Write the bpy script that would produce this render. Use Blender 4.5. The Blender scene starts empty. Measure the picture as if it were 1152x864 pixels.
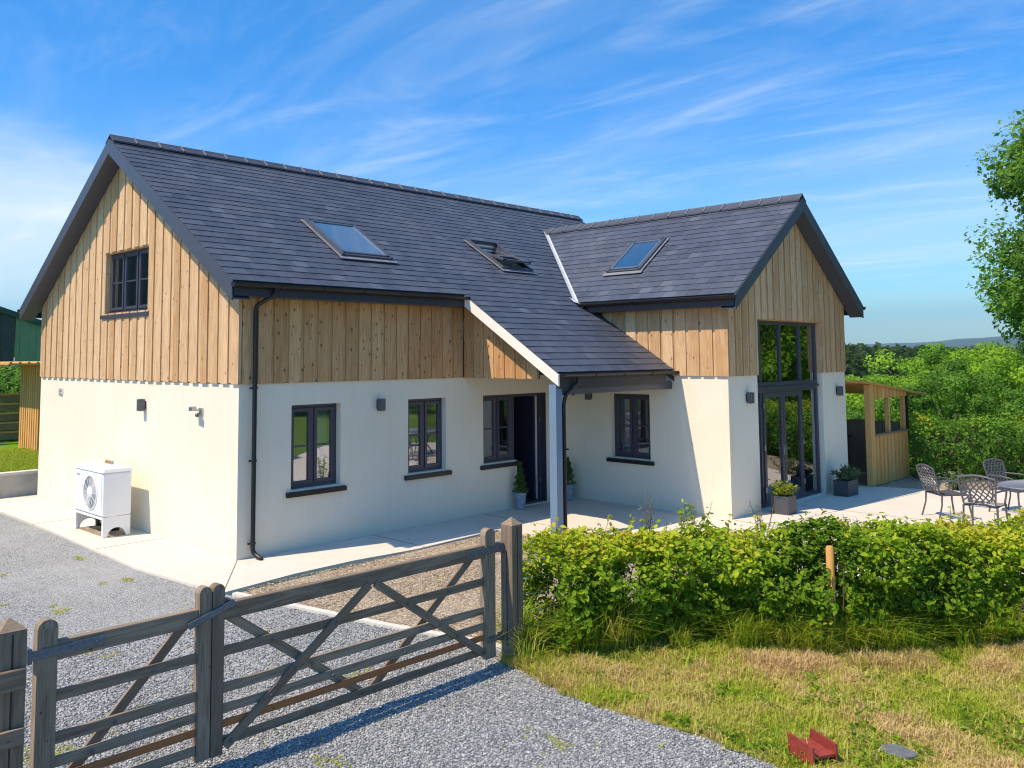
import bpy, math, random
import numpy as np
from mathutils import Vector, Matrix
random.seed(7); RNG = np.random.default_rng(7)
SC = bpy.context.scene; COL = SC.collection
# ------------------------------------------------------------------ dimensions (metres)
W, L2, D, WW = 8.28, 7.745, 3.645, 5.133
HR, T, OV, OE = 6.93, 0.6404, 0.335, 0.36
L1, PC = 4.285, 2.52
HR2, T2, OV2, OE2 = 6.095, 0.730, 0.335, 0.272
LE = L2 + WW
H1 = 2.55
XR = L2 + WW/2
def zmain(y): return HR - T*abs(y - W/2)
def zwing(x): return HR2 - T2*abs(x - XR)
def yval(z): return W/2 - (HR - z)/T          # y of a height on the front slope

# ------------------------------------------------------------------ node helpers
class NT:
    def __init__(s, name):
        s.m = bpy.data.materials.new(name); s.m.use_nodes = True
        s.t = s.m.node_tree; s.n = s.t.nodes; s.l = s.t.links
        s.b = s.n['Principled BSDF']; s.out = s.n['Material Output']
    def add(s, typ, **kw):
        n = s.n.new(typ)
        for k, v in kw.items():
            if k.startswith('i_'):
                n.inputs[k[2:].replace('_', ' ')].default_value = v
            else: setattr(n, k, v)
        return n
    def link(s, a, b): s.l.new(a, b)
    def coord(s, kind='Object', scale=(1, 1, 1)):
        c = s.add('ShaderNodeTexCoord'); mp = s.add('ShaderNodeMapping')
        mp.inputs['Scale'].default_value = scale
        s.link(c.outputs[kind], mp.inputs['Vector']); return mp.outputs['Vector']
    def noise(s, vec, scale, detail=4, rough=.55, dist=0):
        n = s.add('ShaderNodeTexNoise'); n.inputs['Scale'].default_value = scale
        n.inputs['Detail'].default_value = detail; n.inputs['Roughness'].default_value = rough
        n.inputs['Distortion'].default_value = dist
        s.link(vec, n.inputs['Vector']); return n.outputs['Fac']
    def ramp(s, fac, stops):
        r = s.add('ShaderNodeValToRGB'); e = r.color_ramp.elements
        while len(e) > 1: e.remove(e[0])
        e[0].position = stops[0][0]; e[0].color = (*stops[0][1], 1)
        for p, c in stops[1:]:
            q = e.new(p); q.color = (*c, 1)
        s.link(fac, r.inputs['Fac']); return r.outputs['Color']
    def rnd(s):
        a = s.add('ShaderNodeAttribute'); a.attribute_name = 'rnd'; return a.outputs['Fac']
    def math(s, op, a, b=None):
        m = s.add('ShaderNodeMath'); m.operation = op
        for i, v in ((0, a), (1, b)):
            if v is None: continue
            if isinstance(v, (int, float)): m.inputs[i].default_value = v
            else: s.link(v, m.inputs[i])
        return m.outputs[0]
    def mix(s, fac, a, b, mode='MIX'):
        m = s.add('ShaderNodeMix'); m.data_type = 'RGBA'; m.blend_type = mode
        if isinstance(fac, (int, float)): m.inputs[0].default_value = fac
        else: s.link(fac, m.inputs[0])
        for i, v in ((6, a), (7, b)):
            if isinstance(v, tuple): m.inputs[i].default_value = (*v, 1)
            else: s.link(v, m.inputs[i])
        return m.outputs[2]
    def bump(s, h, strength=.3, dist=.01):
        b = s.add('ShaderNodeBump'); b.inputs['Strength'].default_value = strength
        b.inputs['Distance'].default_value = dist
        s.link(h, b.inputs['Height']); s.link(b.outputs[0], s.b.inputs['Normal']); return b
    def col(s, c):
        if isinstance(c, tuple): s.b.inputs['Base Color'].default_value = (*c, 1)
        else: s.link(c, s.b.inputs['Base Color'])
    def set(s, rough=.7, metal=0, spec=.5):
        s.b.inputs['Roughness'].default_value = rough; s.b.inputs['Metallic'].default_value = metal
        s.b.inputs['Specular IOR Level'].default_value = spec; return s

M = {}
def mat_paint(name, c, rough=.5, metal=0, var=.12, scale=6, bump=0.0, spec=.5):
    k = NT(name); v = k.coord()
    f = k.noise(v, scale, 6, .65)
    lo = tuple(x*(1-var) for x in c); hi = tuple(min(1, x*(1+var)) for x in c)
    k.col(k.ramp(f, [(.3, lo), (.7, hi)])); k.set(rough, metal, spec)
    if bump: k.bump(k.noise(v, scale*25, 3), bump, .004)
    M[name] = k.m; return k.m
def mat_render():
    k = NT('render_plaster'); v = k.coord()
    a = k.noise(v, .9, 5, .6); b = k.noise(v, 14, 5, .7)
    c = k.ramp(a, [(.25, (.735, .68, .55)), (.75, (.79, .745, .63))])
    c = k.mix(.12, c, k.ramp(b, [(.3, (.6, .54, .42)), (.7, (.85, .78, .64))]))
    # splash-back dirt near the ground has its own uneven outline
    sep = k.add('ShaderNodeSeparateXYZ'); k.link(v, sep.inputs[0])
    h = k.math('ADD', sep.outputs['Z'], k.math('MULTIPLY', k.noise(v, 3, 4), .35))
    d = k.ramp(h, [(.12, (1, 1, 1)), (.42, (0, 0, 0))])
    c = k.mix(k.math('MULTIPLY', d, .22), c, (.46, .42, .34))
    mp = k.add('ShaderNodeMapping'); mp.inputs['Scale'].default_value = (5, 5, .35); k.link(v, mp.inputs['Vector'])
    c = k.mix(k.math('MULTIPLY', k.ramp(k.noise(mp.outputs[0], 1.3, 5, .6), [(.52, (0, 0, 0)), (.72, (1, 1, 1))]), .16), c, (.55, .50, .40))
    k.col(c); k.set(.9, 0, .2); k.bump(k.math('ADD', k.noise(v, 180, 3), k.math('MULTIPLY', k.noise(v, 6, 4), 2.0)), .25, .003); M['render'] = k.m
mat_render()
def mat_wood(name, c1, c2, c3, knots=True, rough=.75, grain=.5, tint=None, dens=1.0, ks=.085, kt=.6):
    k = NT(name); uv = k.add('ShaderNodeTexCoord').outputs['UV']
    mp = k.add('ShaderNodeMapping'); mp.inputs['Scale'].default_value = (1.2, 26, 1); k.link(uv, mp.inputs['Vector'])
    g = k.noise(mp.outputs[0], 2.2, 7, .65, .6)
    mp2 = k.add('ShaderNodeMapping'); mp2.inputs['Scale'].default_value = (.7, 5, 1); k.link(uv, mp2.inputs['Vector'])
    g2 = k.noise(mp2.outputs[0], 2.0, 4, .6, 1.0)
    base = k.ramp(k.rnd(), [(0, c1), (.5, c2), (1, c3)])
    c = k.mix(k.math('MULTIPLY', k.ramp(g, [(.42, (0, 0, 0)), (.7, (1, 1, 1))]), grain), base, tuple(x*.5 for x in c2))
    c = k.mix(k.math('MULTIPLY', k.ramp(g2, [(.45, (0, 0, 0)), (.75, (1, 1, 1))]), .45), c, tint or tuple(min(1, x*1.25) for x in c2))
    if knots:
        mp3 = k.add('ShaderNodeMapping'); mp3.inputs['Scale'].default_value = (4.2*dens, 7.5*dens, 1); k.link(uv, mp3.inputs['Vector'])
        vo = k.add('ShaderNodeTexVoronoi'); vo.inputs['Scale'].default_value = 1.0; vo.voronoi_dimensions = '2D'; k.link(mp3.outputs[0], vo.inputs['Vector'])
        sepc = k.add('ShaderNodeSeparateColor'); k.link(vo.outputs['Color'], sepc.inputs[0])
        keep = k.math('GREATER_THAN', sepc.outputs[0], kt)
        size = k.math('MULTIPLY', sepc.outputs[1], ks)
        kn = k.math('MULTIPLY', k.math('LESS_THAN', vo.outputs['Distance'], size), keep)
        halo = k.math('MULTIPLY', k.math('LESS_THAN', vo.outputs['Distance'], k.math('MULTIPLY', size, 2.0)), keep)
        c = k.mix(k.math('MULTIPLY', halo, .3), c, (.3, .15, .06))
        c = k.mix(k.math('MULTIPLY', kn, .85), c, (.07, .035, .018))
    k.col(c); k.set(rough, 0, .25); k.bump(g, .35, .004); M[name] = k.m
mat_wood('larch', (.74, .50, .30), (.63, .385, .205), (.50, .27, .12), tint=(.74, .57, .40), grain=.85)
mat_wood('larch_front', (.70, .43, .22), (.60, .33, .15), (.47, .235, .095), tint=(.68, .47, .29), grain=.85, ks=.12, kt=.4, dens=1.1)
mat_wood('new_timber', (.72, .40, .15), (.64, .32, .10), (.76, .46, .19), grain=.45, ks=.06)
mat_wood('grey_timber', (.19, .135, .095), (.25, .185, .135), (.32, .25, .185), grain=1, tint=(.44, .36, .27), ks=.05)
mat_wood('red_timber', (.42, .16, .065), (.38, .14, .055), (.46, .19, .08), grain=.5, ks=.05)
mat_wood('post_timber', (.25, .175, .12), (.22, .16, .115), (.30, .225, .16), grain=.95, tint=(.36, .30, .22), ks=.05)
mat_wood('fence_timber', (.24, .17, .11), (.28, .21, .14), (.34, .25, .16), grain=.6)
def mat_slate():
    k = NT('slate'); v = k.coord()
    base = k.ramp(k.rnd(), [(0, (.032, .042, .072)), (.3, (.046, .058, .092)), (.6, (.056, .070, .108)), (.8, (.068, .084, .124)), (1, (.095, .112, .155))])
    n = k.noise(v, 9, 5, .6)
    c = k.mix(.22, base, k.ramp(n, [(.3, (.04, .046, .062)), (.7, (.125, .135, .16))]))
    n2 = k.noise(v, .7, 3, .6)
    c = k.mix(k.math('MULTIPLY', k.ramp(n2, [(.5, (0, 0, 0)), (.75, (1, 1, 1))]), .25), c, (.14, .145, .155))
    k.col(c); k.set(.5, 0, .45); k.bump(k.noise(v, 60, 5), .35, .003); M['slate'] = k.m
mat_slate()
mat_paint('ridge', (.055, .062, .085), .5, 0, .25, 8, .2)
mat_paint('mortar', (.17, .18, .21), .8, 0, .2, 20)
mat_paint('fascia_dark', (.022, .022, .034), .45, 0, .08, 3)
mat_paint('anthracite', (.058, .064, .088), .38, 0, .08, 3)
mat_paint('frame_grey', (.055, .053, .078), .35, 0, .06, 3)
mat_paint('black_plastic', (.007, .007, .010), .38, 0, .1, 5)
mat_paint('post_blue', (.14, .23, .34), .35, 0, .06, 3)
mat_paint('white_paint', (.80, .76, .70), .55, 0, .05, 4)
mat_paint('pump_white', (.80, .82, .83), .35, 0, .03, 3)
mat_paint('pump_grey', (.30, .31, .32), .45, .2, .1, 5)
mat_paint('steel', (.45, .46, .48), .35, .9, .1, 8)
mat_paint('galv', (.13, .17, .22), .45, .6, .25, 25, .2)
mat_paint('lead', (.52, .55, .60), .45, .1, .18, 9, .2)
mat_paint('dull_lead', (.20, .215, .245), .5, .1, .2, 9, .2)
mat_paint('brass', (.62, .42, .14), .35, .8, .1, 8)
mat_paint('red_steel', (.30, .045, .032), .6, .1, .35, 14, .5)
mat_paint('door_navy', (.025, .025, .06), .35, 0, .05, 4)
mat_paint('inner_wall', (.45, .42, .37), .9, 0, .05, 2)
mat_paint('inner_dark', (.10, .085, .07), .8, 0, .1, 2)
mat_paint('curtain', (.80, .83, .83), .9, 0, .12, 3)
mat_paint('curtain_teal', (.55, .80, .82), .9, 0, .25, 6)
mat_paint('pot_blue', (.22, .29, .37), .5, 0, .25, 12, .3)
mat_paint('planter_grey', (.06, .066, .078), .45, 0, .1, 6)
mat_paint('cast_metal', (.12, .125, .14), .45, .5, .2, 20, .1)
mat_paint('table_metal', (.15, .17, .21), .6, .1, .2, 18, .1)
mat_paint('barn_green', (.16, .27, .14), .5, 0, .1, 2)
mat_paint('barn_dark', (.045, .055, .05), .35, 0, .35, 3)
mat_paint('barn_trim', (.02, .07, .045), .5, 0, .1, 2)
mat_paint('soil', (.06, .045, .03), .95, 0, .3, 10)
mat_paint('bark', (.12, .10, .08), .95, 0, .35, 12, .8)
mat_paint('twig', (.14, .09, .055), .9, 0, .3, 20)
mat_paint('stone_slab', (.13, .14, .15), .85, 0, .35, 25, .6)
mat_paint('wall_plaster_dull', (.42, .39, .35), .9, 0, .15, 2.5, .2)
mat_paint('wire', (.42, .43, .43), .5, .6, .1, 10)
mat_paint('hill', (.04, .085, .06), 1, 0, .35, .004)
mat_paint('black_bin', (.012, .013, .016), .5, 0, .1, 5)

def mat_concrete():
    k = NT('patio_concrete'); v = k.coord()
    a = k.noise(v, .8, 6, .65); b = k.noise(v, 55, 4, .7)
    c = k.ramp(a, [(.25, (.60, .54, .475)), (.75, (.70, .635, .565))])
    c = k.mix(.25, c, k.ramp(b, [(.3, (.48, .43, .375)), (.7, (.76, .70, .63))]))
    st = k.noise(v, 2.7, 7, .75, .8); c = k.mix(k.math('MULTIPLY', k.ramp(st, [(.54, (0, 0, 0)), (.70, (1, 1, 1))]), .38), c, (.42, .36, .29))
    k.col(c); k.set(.85, 0, .3); k.bump(b, .2, .002); M['concrete'] = k.m
    k = NT('kerb_concrete'); v = k.coord(); b = k.noise(v, 40, 4, .7)
    k.col(k.ramp(b, [(.3, (.52, .49, .44)), (.7, (.68, .65, .6))])); k.set(.9, 0, .2); M['kerb'] = k.m
mat_concrete()
def mat_gravel(name, stops, scale, patch=None, tracks=False):
    k = NT(name); v = k.coord()
    vo = k.add('ShaderNodeTexVoronoi'); vo.inputs['Scale'].default_value = scale; vo.inputs['Randomness'].default_value = 1
    k.link(v, vo.inputs['Vector'])
    vo2 = k.add('ShaderNodeTexVoronoi'); vo2.inputs['Scale'].default_value = scale*.45; k.link(v, vo2.inputs['Vector'])
    s1 = k.add('ShaderNodeSeparateColor'); k.link(vo.outputs['Color'], s1.inputs[0])
    s2 = k.add('ShaderNodeSeparateColor'); k.link(vo2.outputs['Color'], s2.inputs[0])
    f = k.math('ADD', k.math('MULTIPLY', s1.outputs[0], .72), k.math('MULTIPLY', s2.outputs[0], .28))
    c = k.ramp(f, stops)
    gap = k.ramp(vo.outputs['Distance'], [(.45, (0, 0, 0)), (.8, (1, 1, 1))])
    c = k.mix(k.math('MULTIPLY', gap, .75), c, tuple(x*.25 for x in stops[0][1]))
    big = k.noise(v, .55, 6, .65)
    c = k.mix(k.math('MULTIPLY', k.ramp(big, [(.45, (0, 0, 0)), (.72, (1, 1, 1))]), .4), c, tuple(x*1.15 for x in stops[-2][1]))
    if patch:
        pn = k.noise(v, 1.3, 6, .75); pf = k.noise(v, 40, 3, .6)
        pm = k.math('MULTIPLY', k.ramp(pn, [(.60, (0, 0, 0)), (.68, (1, 1, 1))]), k.ramp(pf, [(.42, (0, 0, 0)), (.6, (1, 1, 1))]))
        c = k.mix(k.math('MULTIPLY', pm, .6), c, patch)
    if tracks:   # vehicles have pressed darker, dustier bands across the drive
        mp = k.add('ShaderNodeMapping'); mp.inputs['Rotation'].default_value = (0, 0, math.radians(-12)); mp.inputs['Scale'].default_value = (.62, .07, 1); k.link(v, mp.inputs['Vector'])
        tn = k.noise(mp.outputs[0], 1.6, 5, .6, .4); c = k.mix(k.math('MULTIPLY', k.ramp(tn, [(.40, (0, 0, 0)), (.62, (1, 1, 1))]), .35), c, (.36, .37, .37))
        tn2 = k.noise(v, 2.3, 6, .7); c = k.mix(k.math('MULTIPLY', k.ramp(tn2, [(.55, (0, 0, 0)), (.75, (1, 1, 1))]), .3), c, (.33, .315, .28))
    k.col(c); k.set(.85, 0, .3)
    h = k.math('SUBTRACT', 1.0, vo.outputs['Distance']); k.bump(k.math('ADD', h, k.math('MULTIPLY', s1.outputs[1], .6)), .9, .012)
    M[name] = k.m
mat_gravel('gravel_blue', [(0, (.15, .162, .18)), (.3, (.26, .275, .295)), (.6, (.37, .385, .40)), (.85, (.47, .48, .485)), (1, (.62, .62, .61))], 58, (.24, .24, .07), True)
mat_gravel('gravel_tan', [(0, (.17, .12, .08)), (.35, (.31, .235, .165)), (.6, (.43, .34, .25)), (.85, (.55, .46, .36)), (1, (.68, .62, .54))], 42)
def mat_ground(name, stops, scale=1.6, fine=60):
    k = NT(name); v = k.coord()
    a = k.noise(v, scale, 7, .7); b = k.noise(v, fine, 4, .7)
    c = k.ramp(k.math('ADD', k.math('MULTIPLY', a, .72), k.math('MULTIPLY', b, .28)), stops)
    k.col(c); k.set(.95, 0, .1); k.bump(b, .8, .02); M[name] = k.m
mat_ground('verge_ground', [(.34, (.12, .16, .03)), (.46, (.26, .26, .07)), (.56, (.40, .32, .13)), (.68, (.46, .35, .18))])
mat_ground('lawn_ground', [(.3, (.085, .19, .018)), (.5, (.13, .26, .025)), (.7, (.18, .32, .04))], 2.0, 30)
mat_ground('field_ground', [(.3, (.05, .10, .02)), (.5, (.09, .16, .035)), (.7, (.16, .22, .07))], .05, 2)
def mat_leaf(name, stops, trans=.42, rough=.7, nscale=.9):
    k = NT(name); v = k.coord()
    f = k.math('ADD', k.math('MULTIPLY', k.rnd(), .62), k.math('MULTIPLY', k.noise(v, nscale, 3, .6), .38))
    c = k.ramp(f, stops); k.col(c); k.set(rough, 0, .12)
    tr = k.add('ShaderNodeBsdfTranslucent'); hs = k.add('ShaderNodeHueSaturation')
    hs.inputs['Value'].default_value = 1.5; hs.inputs['Hue'].default_value = .485; k.link(c, hs.inputs['Color']); k.link(hs.outputs[0], tr.inputs['Color'])
    mx = k.add('ShaderNodeMixShader'); mx.inputs[0].default_value = trans
    k.link(k.b.outputs[0], mx.inputs[1]); k.link(tr.outputs[0], mx.inputs[2]); k.link(mx.outputs[0], k.out.inputs['Surface'])
    M[name] = k.m
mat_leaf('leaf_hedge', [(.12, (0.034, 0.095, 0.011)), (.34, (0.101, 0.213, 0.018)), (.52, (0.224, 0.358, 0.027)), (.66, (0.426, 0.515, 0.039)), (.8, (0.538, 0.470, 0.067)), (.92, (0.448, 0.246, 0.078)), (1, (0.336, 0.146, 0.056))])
mat_leaf('leaf_hedge_far', [(.12, (0.039, 0.117, 0.018)), (.45, (0.078, 0.208, 0.029)), (.68, (0.182, 0.338, 0.039)), (.85, (0.442, 0.442, 0.046)), (1, (0.468, 0.312, 0.065))])
mat_leaf('leaf_bright', [(.15, (0.079, 0.207, 0.024)), (.5, (0.183, 0.378, 0.039)), (.8, (0.317, 0.525, 0.061)), (1, (0.464, 0.610, 0.110))], nscale=.25)
mat_leaf('leaf_dark', [(.15, (.022, .055, .018)), (.5, (.04, .085, .024)), (.9, (.075, .13, .035))], nscale=.02)
mat_leaf('leaf_tree', [(.15, (0.046, 0.130, 0.023)), (.5, (0.098, 0.247, 0.036)), (.9, (0.208, 0.390, 0.065))], nscale=.3)
mat_leaf('leaf_conifer', [(.15, (.04, .09, .02)), (.5, (.08, .17, .035)), (.9, (.16, .26, .05))], nscale=3)
mat_leaf('leaf_yellow', [(.15, (.12, .20, .03)), (.5, (.26, .32, .04)), (.9, (.45, .44, .08))], nscale=3)
mat_leaf('leaf_grey', [(.15, (.06, .12, .05)), (.5, (.13, .20, .09)), (.9, (.24, .30, .15))], nscale=3)
mat_leaf('blade', [(0, (.06, .18, .012)), (.2, (.17, .33, .025)), (.38, (.36, .42, .05)), (.58, (.52, .45, .15)), (.8, (.62, .46, .24)), (1, (.66, .5, .3))], trans=.3, rough=.6)
def mat_glass(name, tint=(.9, .93, .95), base_refl=.09):
    k = NT(name); k.n.remove(k.b)
    tr = k.add('ShaderNodeBsdfTransparent'); tr.inputs[0].default_value = (*tint, 1)
    gl = k.add('ShaderNodeBsdfGlossy'); gl.inputs['Roughness'].default_value = .015; gl.inputs['Color'].default_value = (.95, .97, 1, 1)
    fr = k.add('ShaderNodeFresnel'); fr.inputs['IOR'].default_value = 1.5
    f = k.math('ADD', k.math('MULTIPLY', fr.outputs[0], 1.6), base_refl)
    cl = k.math('MINIMUM', f, 1.0)
    mx = k.add('ShaderNodeMixShader'); k.link(cl, mx.inputs[0]); k.link(tr.outputs[0], mx.inputs[1]); k.link(gl.outputs[0], mx.inputs[2])
    k.link(mx.outputs[0], k.out.inputs['Surface']); M[name] = k.m
mat_glass('glass', base_refl=.20); mat_glass('glass_roof', (.70, .92, .92), .34)

# ------------------------------------------------------------------ mesh builder
class MB:
    def __init__(s): s.v = []; s.f = []; s.r = []; s.uv = []
    def face(s, pts, rnd=.5, uv=None):
        i = len(s.v); s.v += [tuple(p) for p in pts]; s.f.append(tuple(range(i, i+len(pts)))); s.r.append(rnd)
        s.uv.append(uv or [(p[0]+p[1], p[2]) for p in pts])
    def hexa(s, c, rnd=None, along=2):
        """c: 8 corners, bottom 4 ccw then top 4.  grain runs along bottom->top (2), 0: edge 0-1, 1: edge 0-3"""
        if rnd is None: rnd = random.random()
        i = len(s.v); c = [Vector(p) for p in c]; s.v += [tuple(p) for p in c]
        o = random.random()*50
        ax = {2: (c[4]-c[0]), 0: (c[1]-c[0]), 1: (c[3]-c[0])}[along].normalized()
        for q in ((0, 3, 2, 1), (4, 5, 6, 7), (0, 1, 5, 4), (1, 2, 6, 5), (2, 3, 7, 6), (3, 0, 4, 7)):
            s.f.append(tuple(i+k for k in q)); s.r.append(rnd)
            P = [c[k] for k in q]
            n = (P[1]-P[0]).cross(P[2]-P[0]); 
            if n.length < 1e-12: n = Vector((0, 0, 1))
            n.normalize(); b = n.cross(ax)
            if b.length < .3: b = Vector((n.y, n.z, n.x)).cross(n); a2 = n.cross(b)
            else: a2 = ax
            s.uv.append([(p.dot(a2)+o, p.dot(b)+o*.37) for p in P])
    def box(s, x0, x1, y0, y1, z0, z1, rnd=None, along=2):
        s.hexa([(x0, y0, z0), (x1, y0, z0), (x1, y1, z0), (x0, y1, z0), (x0, y0, z1), (x1, y0, z1), (x1, y1, z1), (x0, y1, z1)], rnd, along)
    def beam(s, p0, p1, w, h, up=(0, 0, 1), rnd=None):
        """w: sideways, h: along up; grain along the beam"""
        p0, p1 = Vector(p0), Vector(p1); d = (p1-p0).normalized(); up = Vector(up)
        sd = d.cross(up)
        if sd.length < 1e-4: sd = d.cross(Vector((0, 1, 0)))
        sd.normalize(); u = sd.cross(d).normalized()
        a, b = sd*w/2, u*h/2
        s.hexa([p0-a-b, p0+a-b, p0+a+b, p0-a+b, p1-a-b, p1+a-b, p1+a+b, p1-a+b], rnd, 2)
    def tube(s, pts, r, seg=8, rnd=.5, cap=True):
        P = [Vector(p) for p in pts]; n = len(P); rr = r if isinstance(r, (list, tuple)) else [r]*n
        rings = []; prev = None
        for k in range(n):
            d = (P[min(k+1, n-1)]-P[max(k-1, 0)]).normalized()
            if prev is None:
                a = d.cross(Vector((0, 0, 1)))
                if a.length < .05: a = d.cross(Vector((0, 1, 0)))
            else: a = prev - d*prev.dot(d)
            a.normalize(); b = d.cross(a); prev = a
            i = len(s.v); rings.append(i)
            for j in range(seg):
                t = 2*math.pi*j/seg; s.v.append(tuple(P[k]+(a*math.cos(t)+b*math.sin(t))*rr[k]))
        for k in range(n-1):
            for j in range(seg):
                j2 = (j+1) % seg
                s.f.append((rings[k]+j, rings[k]+j2, rings[k+1]+j2, rings[k+1]+j)); s.r.append(rnd); s.uv.append([(k*.3, j*.05), (k*.3, j*.05+.05), (k*.3+.3, j*.05+.05), (k*.3+.3, j*.05)])
        if cap:
            for rg, rev in ((rings[0], True), (rings[-1], False)):
                q = list(range(rg, rg+seg)); q = q if rev else q[::-1]
                s.f.append(tuple(q)); s.r.append(rnd); s.uv.append([(0, 0)]*seg)
    def lathe(s, prof, c=(0, 0, 0), seg=20, axis='z', rnd=.5):
        c = Vector(c); i0 = len(s.v)
        for (r, z) in prof:
            for j in range(seg):
                t = 2*math.pi*j/seg; x, y = r*math.cos(t), r*math.sin(t)
                p = {'z': (x, y, z), 'x': (z, x, y), 'y': (x, z, y)}[axis]
                s.v.append(tuple(c+Vector(p)))
        for k in range(len(prof)-1):
            for j in range(seg):
                j2 = (j+1) % seg; a = i0+k*seg
                s.f.append((a+j, a+j2, a+seg+j2, a+seg+j)); s.r.append(rnd); s.uv.append([(0, 0)]*4)
        for k in (0, len(prof)-1):
            if prof[k][0] > 1e-4:
                s.f.append(tuple(i0+k*seg+j for j in range(seg))); s.r.append(rnd); s.uv.append([(0, 0)]*seg)
    def prism(s, poly, z0, z1, rnd=.5):
        n = len(poly); i = len(s.v)
        s.v += [(x, y, z0) for x, y in poly]+[(x, y, z1) for x, y in poly]
        s.f.append(tuple(range(i, i+n))[::-1]); s.f.append(tuple(range(i+n, i+2*n)))
        s.r += [rnd, rnd]; s.uv += [[(x, y) for x, y in poly][::-1], [(x, y) for x, y in poly]]
        for k in range(n):
            k2 = (k+1) % n; s.f.append((i+k, i+k2, i+n+k2, i+n+k)); s.r.append(rnd); s.uv.append([(0, 0)]*4)
    def build(s, name, mat, parent=None, smooth=False, bevel=0, label=None, loc=None, rotz=0, fix=True):
        me = bpy.data.meshes.new(name)
        off = Vector((0, 0, 0))
        if parent is not None and loc is None: off = wloc(parent)
        vv = [tuple(Vector(v)-off) for v in s.v] if off.length > 0 else s.v
        me.from_pydata(vv, [], s.f)
        me.materials.append(M[mat] if isinstance(mat, str) else mat)
        a = me.attributes.new('rnd', 'FLOAT', 'FACE'); a.data.foreach_set('value', np.array(s.r, dtype=np.float32))
        uvl = me.uv_layers.new(name='UVMap'); flat = [c for f in s.uv for p in f for c in p]
        uvl.data.foreach_set('uv', np.array(flat, dtype=np.float32))
        if fix:
            import bmesh
            bm = bmesh.new(); bm.from_mesh(me); bmesh.ops.recalc_face_normals(bm, faces=bm.faces); bm.to_mesh(me); bm.free()
        if smooth:
            me.polygons.foreach_set('use_smooth', np.ones(len(me.polygons), dtype=bool))
            me.update()
            try: me.set_sharp_from_angle(angle=math.radians(40))
            except Exception: pass
        o = bpy.data.objects.new(name, me); COL.objects.link(o)
        if parent is not None: o.parent = parent
        if loc is not None: o.location = loc; o.rotation_euler = (0, 0, rotz)
        if label: o['label'] = label
        if bevel:
            b = o.modifiers.new('Bevel', 'BEVEL'); b.width = bevel; b.segments = 2; b.limit_method = 'ANGLE'; b.angle_limit = math.radians(50)
        return o
def each(mb, name, mt, par, **kw):          # one object for every six-sided piece
    for q in range(len(mb.f)//6):
        n = MB(); n.v = mb.v[q*8:q*8+8]; n.f = [tuple(i-q*8 for i in f) for f in mb.f[q*6:q*6+6]]; n.r = mb.r[q*6:q*6+6]; n.uv = mb.uv[q*6:q*6+6]; n.build(name, mt, par, **kw)
def wloc(o):
    p = Vector((0, 0, 0))
    while o is not None: p += o.location; o = o.parent
    return p
def tag(o, label=None, cat=None, group=None, kind=None):
    if label: o['label'] = label
    if cat: o['category'] = cat
    if group: o['group'] = group
    if kind: o['kind'] = kind
    return o
def thing(name, label, cat, loc=(0, 0, 0), rz=0, group=None):
    o = bpy.data.objects.new(name, None); COL.objects.link(o); o.location = loc; o.rotation_euler = (0, 0, rz)
    o.empty_display_size = .1
    return tag(o, label, cat, group)
def copy_tree(o, parent=None):
    c = o.copy(); COL.objects.link(c); c.parent = parent
    for ch in list(o.children): copy_tree(ch, c)
    return c
# fast foliage mesh: N diamond leaves folded along the midrib
def leaves(name, C, size, mat, parent=None, updir=.5, out=None, rnd=None, aspect=.55, droop=0., off=(0, 0, 0), label=None, curved=True):
    C = np.asarray(C, dtype=np.float64); n = len(C)
    sz = (size*RNG.uniform(.45, 1.35, n))[:, None]
    nr = RNG.normal(size=(n, 3)); nr[:, 2] = np.abs(nr[:, 2])+updir
    if out is not None: nr += out
    nr /= np.linalg.norm(nr, axis=1)[:, None]
    a = RNG.normal(size=(n, 3)); a[:, 2] -= droop; a -= nr*(a*nr).sum(1)[:, None]; a /= np.linalg.norm(a, axis=1)[:, None]+1e-9
    b = np.cross(nr, a)
    if curved:
        P = [C-a*sz*.5, C-a*sz*.12-b*sz*aspect*.5+nr*sz*.1, C+a*sz*.22-b*sz*aspect*.4+nr*sz*.08, C+a*sz*.55-nr*sz*.06, C+a*sz*.22+b*sz*aspect*.4+nr*sz*.08, C-a*sz*.12+b*sz*aspect*.5+nr*sz*.1]
        faces = [(0, 1, 2, 3), (0, 3, 4, 5)]
    else:
        P = [C-a*sz*.5, C-b*sz*aspect*.5+nr*sz*.08, C+a*sz*.55, C+b*sz*aspect*.5+nr*sz*.08]
        faces = [(0, 1, 2, 3)]
    k = len(P); V = np.stack(P, 1).reshape(-1, 3) - np.array(off)
    F = np.concatenate([np.array([f])+np.arange(n)[:, None]*k for f in faces], 1).reshape(-1, 4)
    nf = len(F)
    me = bpy.data.meshes.new(name); me.vertices.add(len(V)); me.vertices.foreach_set('co', V.ravel().astype(np.float32))
    me.loops.add(nf*4); me.loops.foreach_set('vertex_index', F.ravel().astype(np.int32))
    me.polygons.add(nf); me.polygons.foreach_set('loop_start', np.arange(0, nf*4, 4, dtype=np.int32)); me.polygons.foreach_set('loop_total', np.full(nf, 4, dtype=np.int32))
    me.update(calc_edges=True)
    r = RNG.uniform(0, 1, n) if rnd is None else np.asarray(rnd)
    at = me.attributes.new('rnd', 'FLOAT', 'FACE'); at.data.foreach_set('value', np.repeat(r, len(faces)).astype(np.float32))
    me.materials.append(M[mat])
    o = bpy.data.objects.new(name, me); COL.objects.link(o)
    if parent is not None: o.parent = parent
    if label: o['label'] = label
    return o
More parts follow.
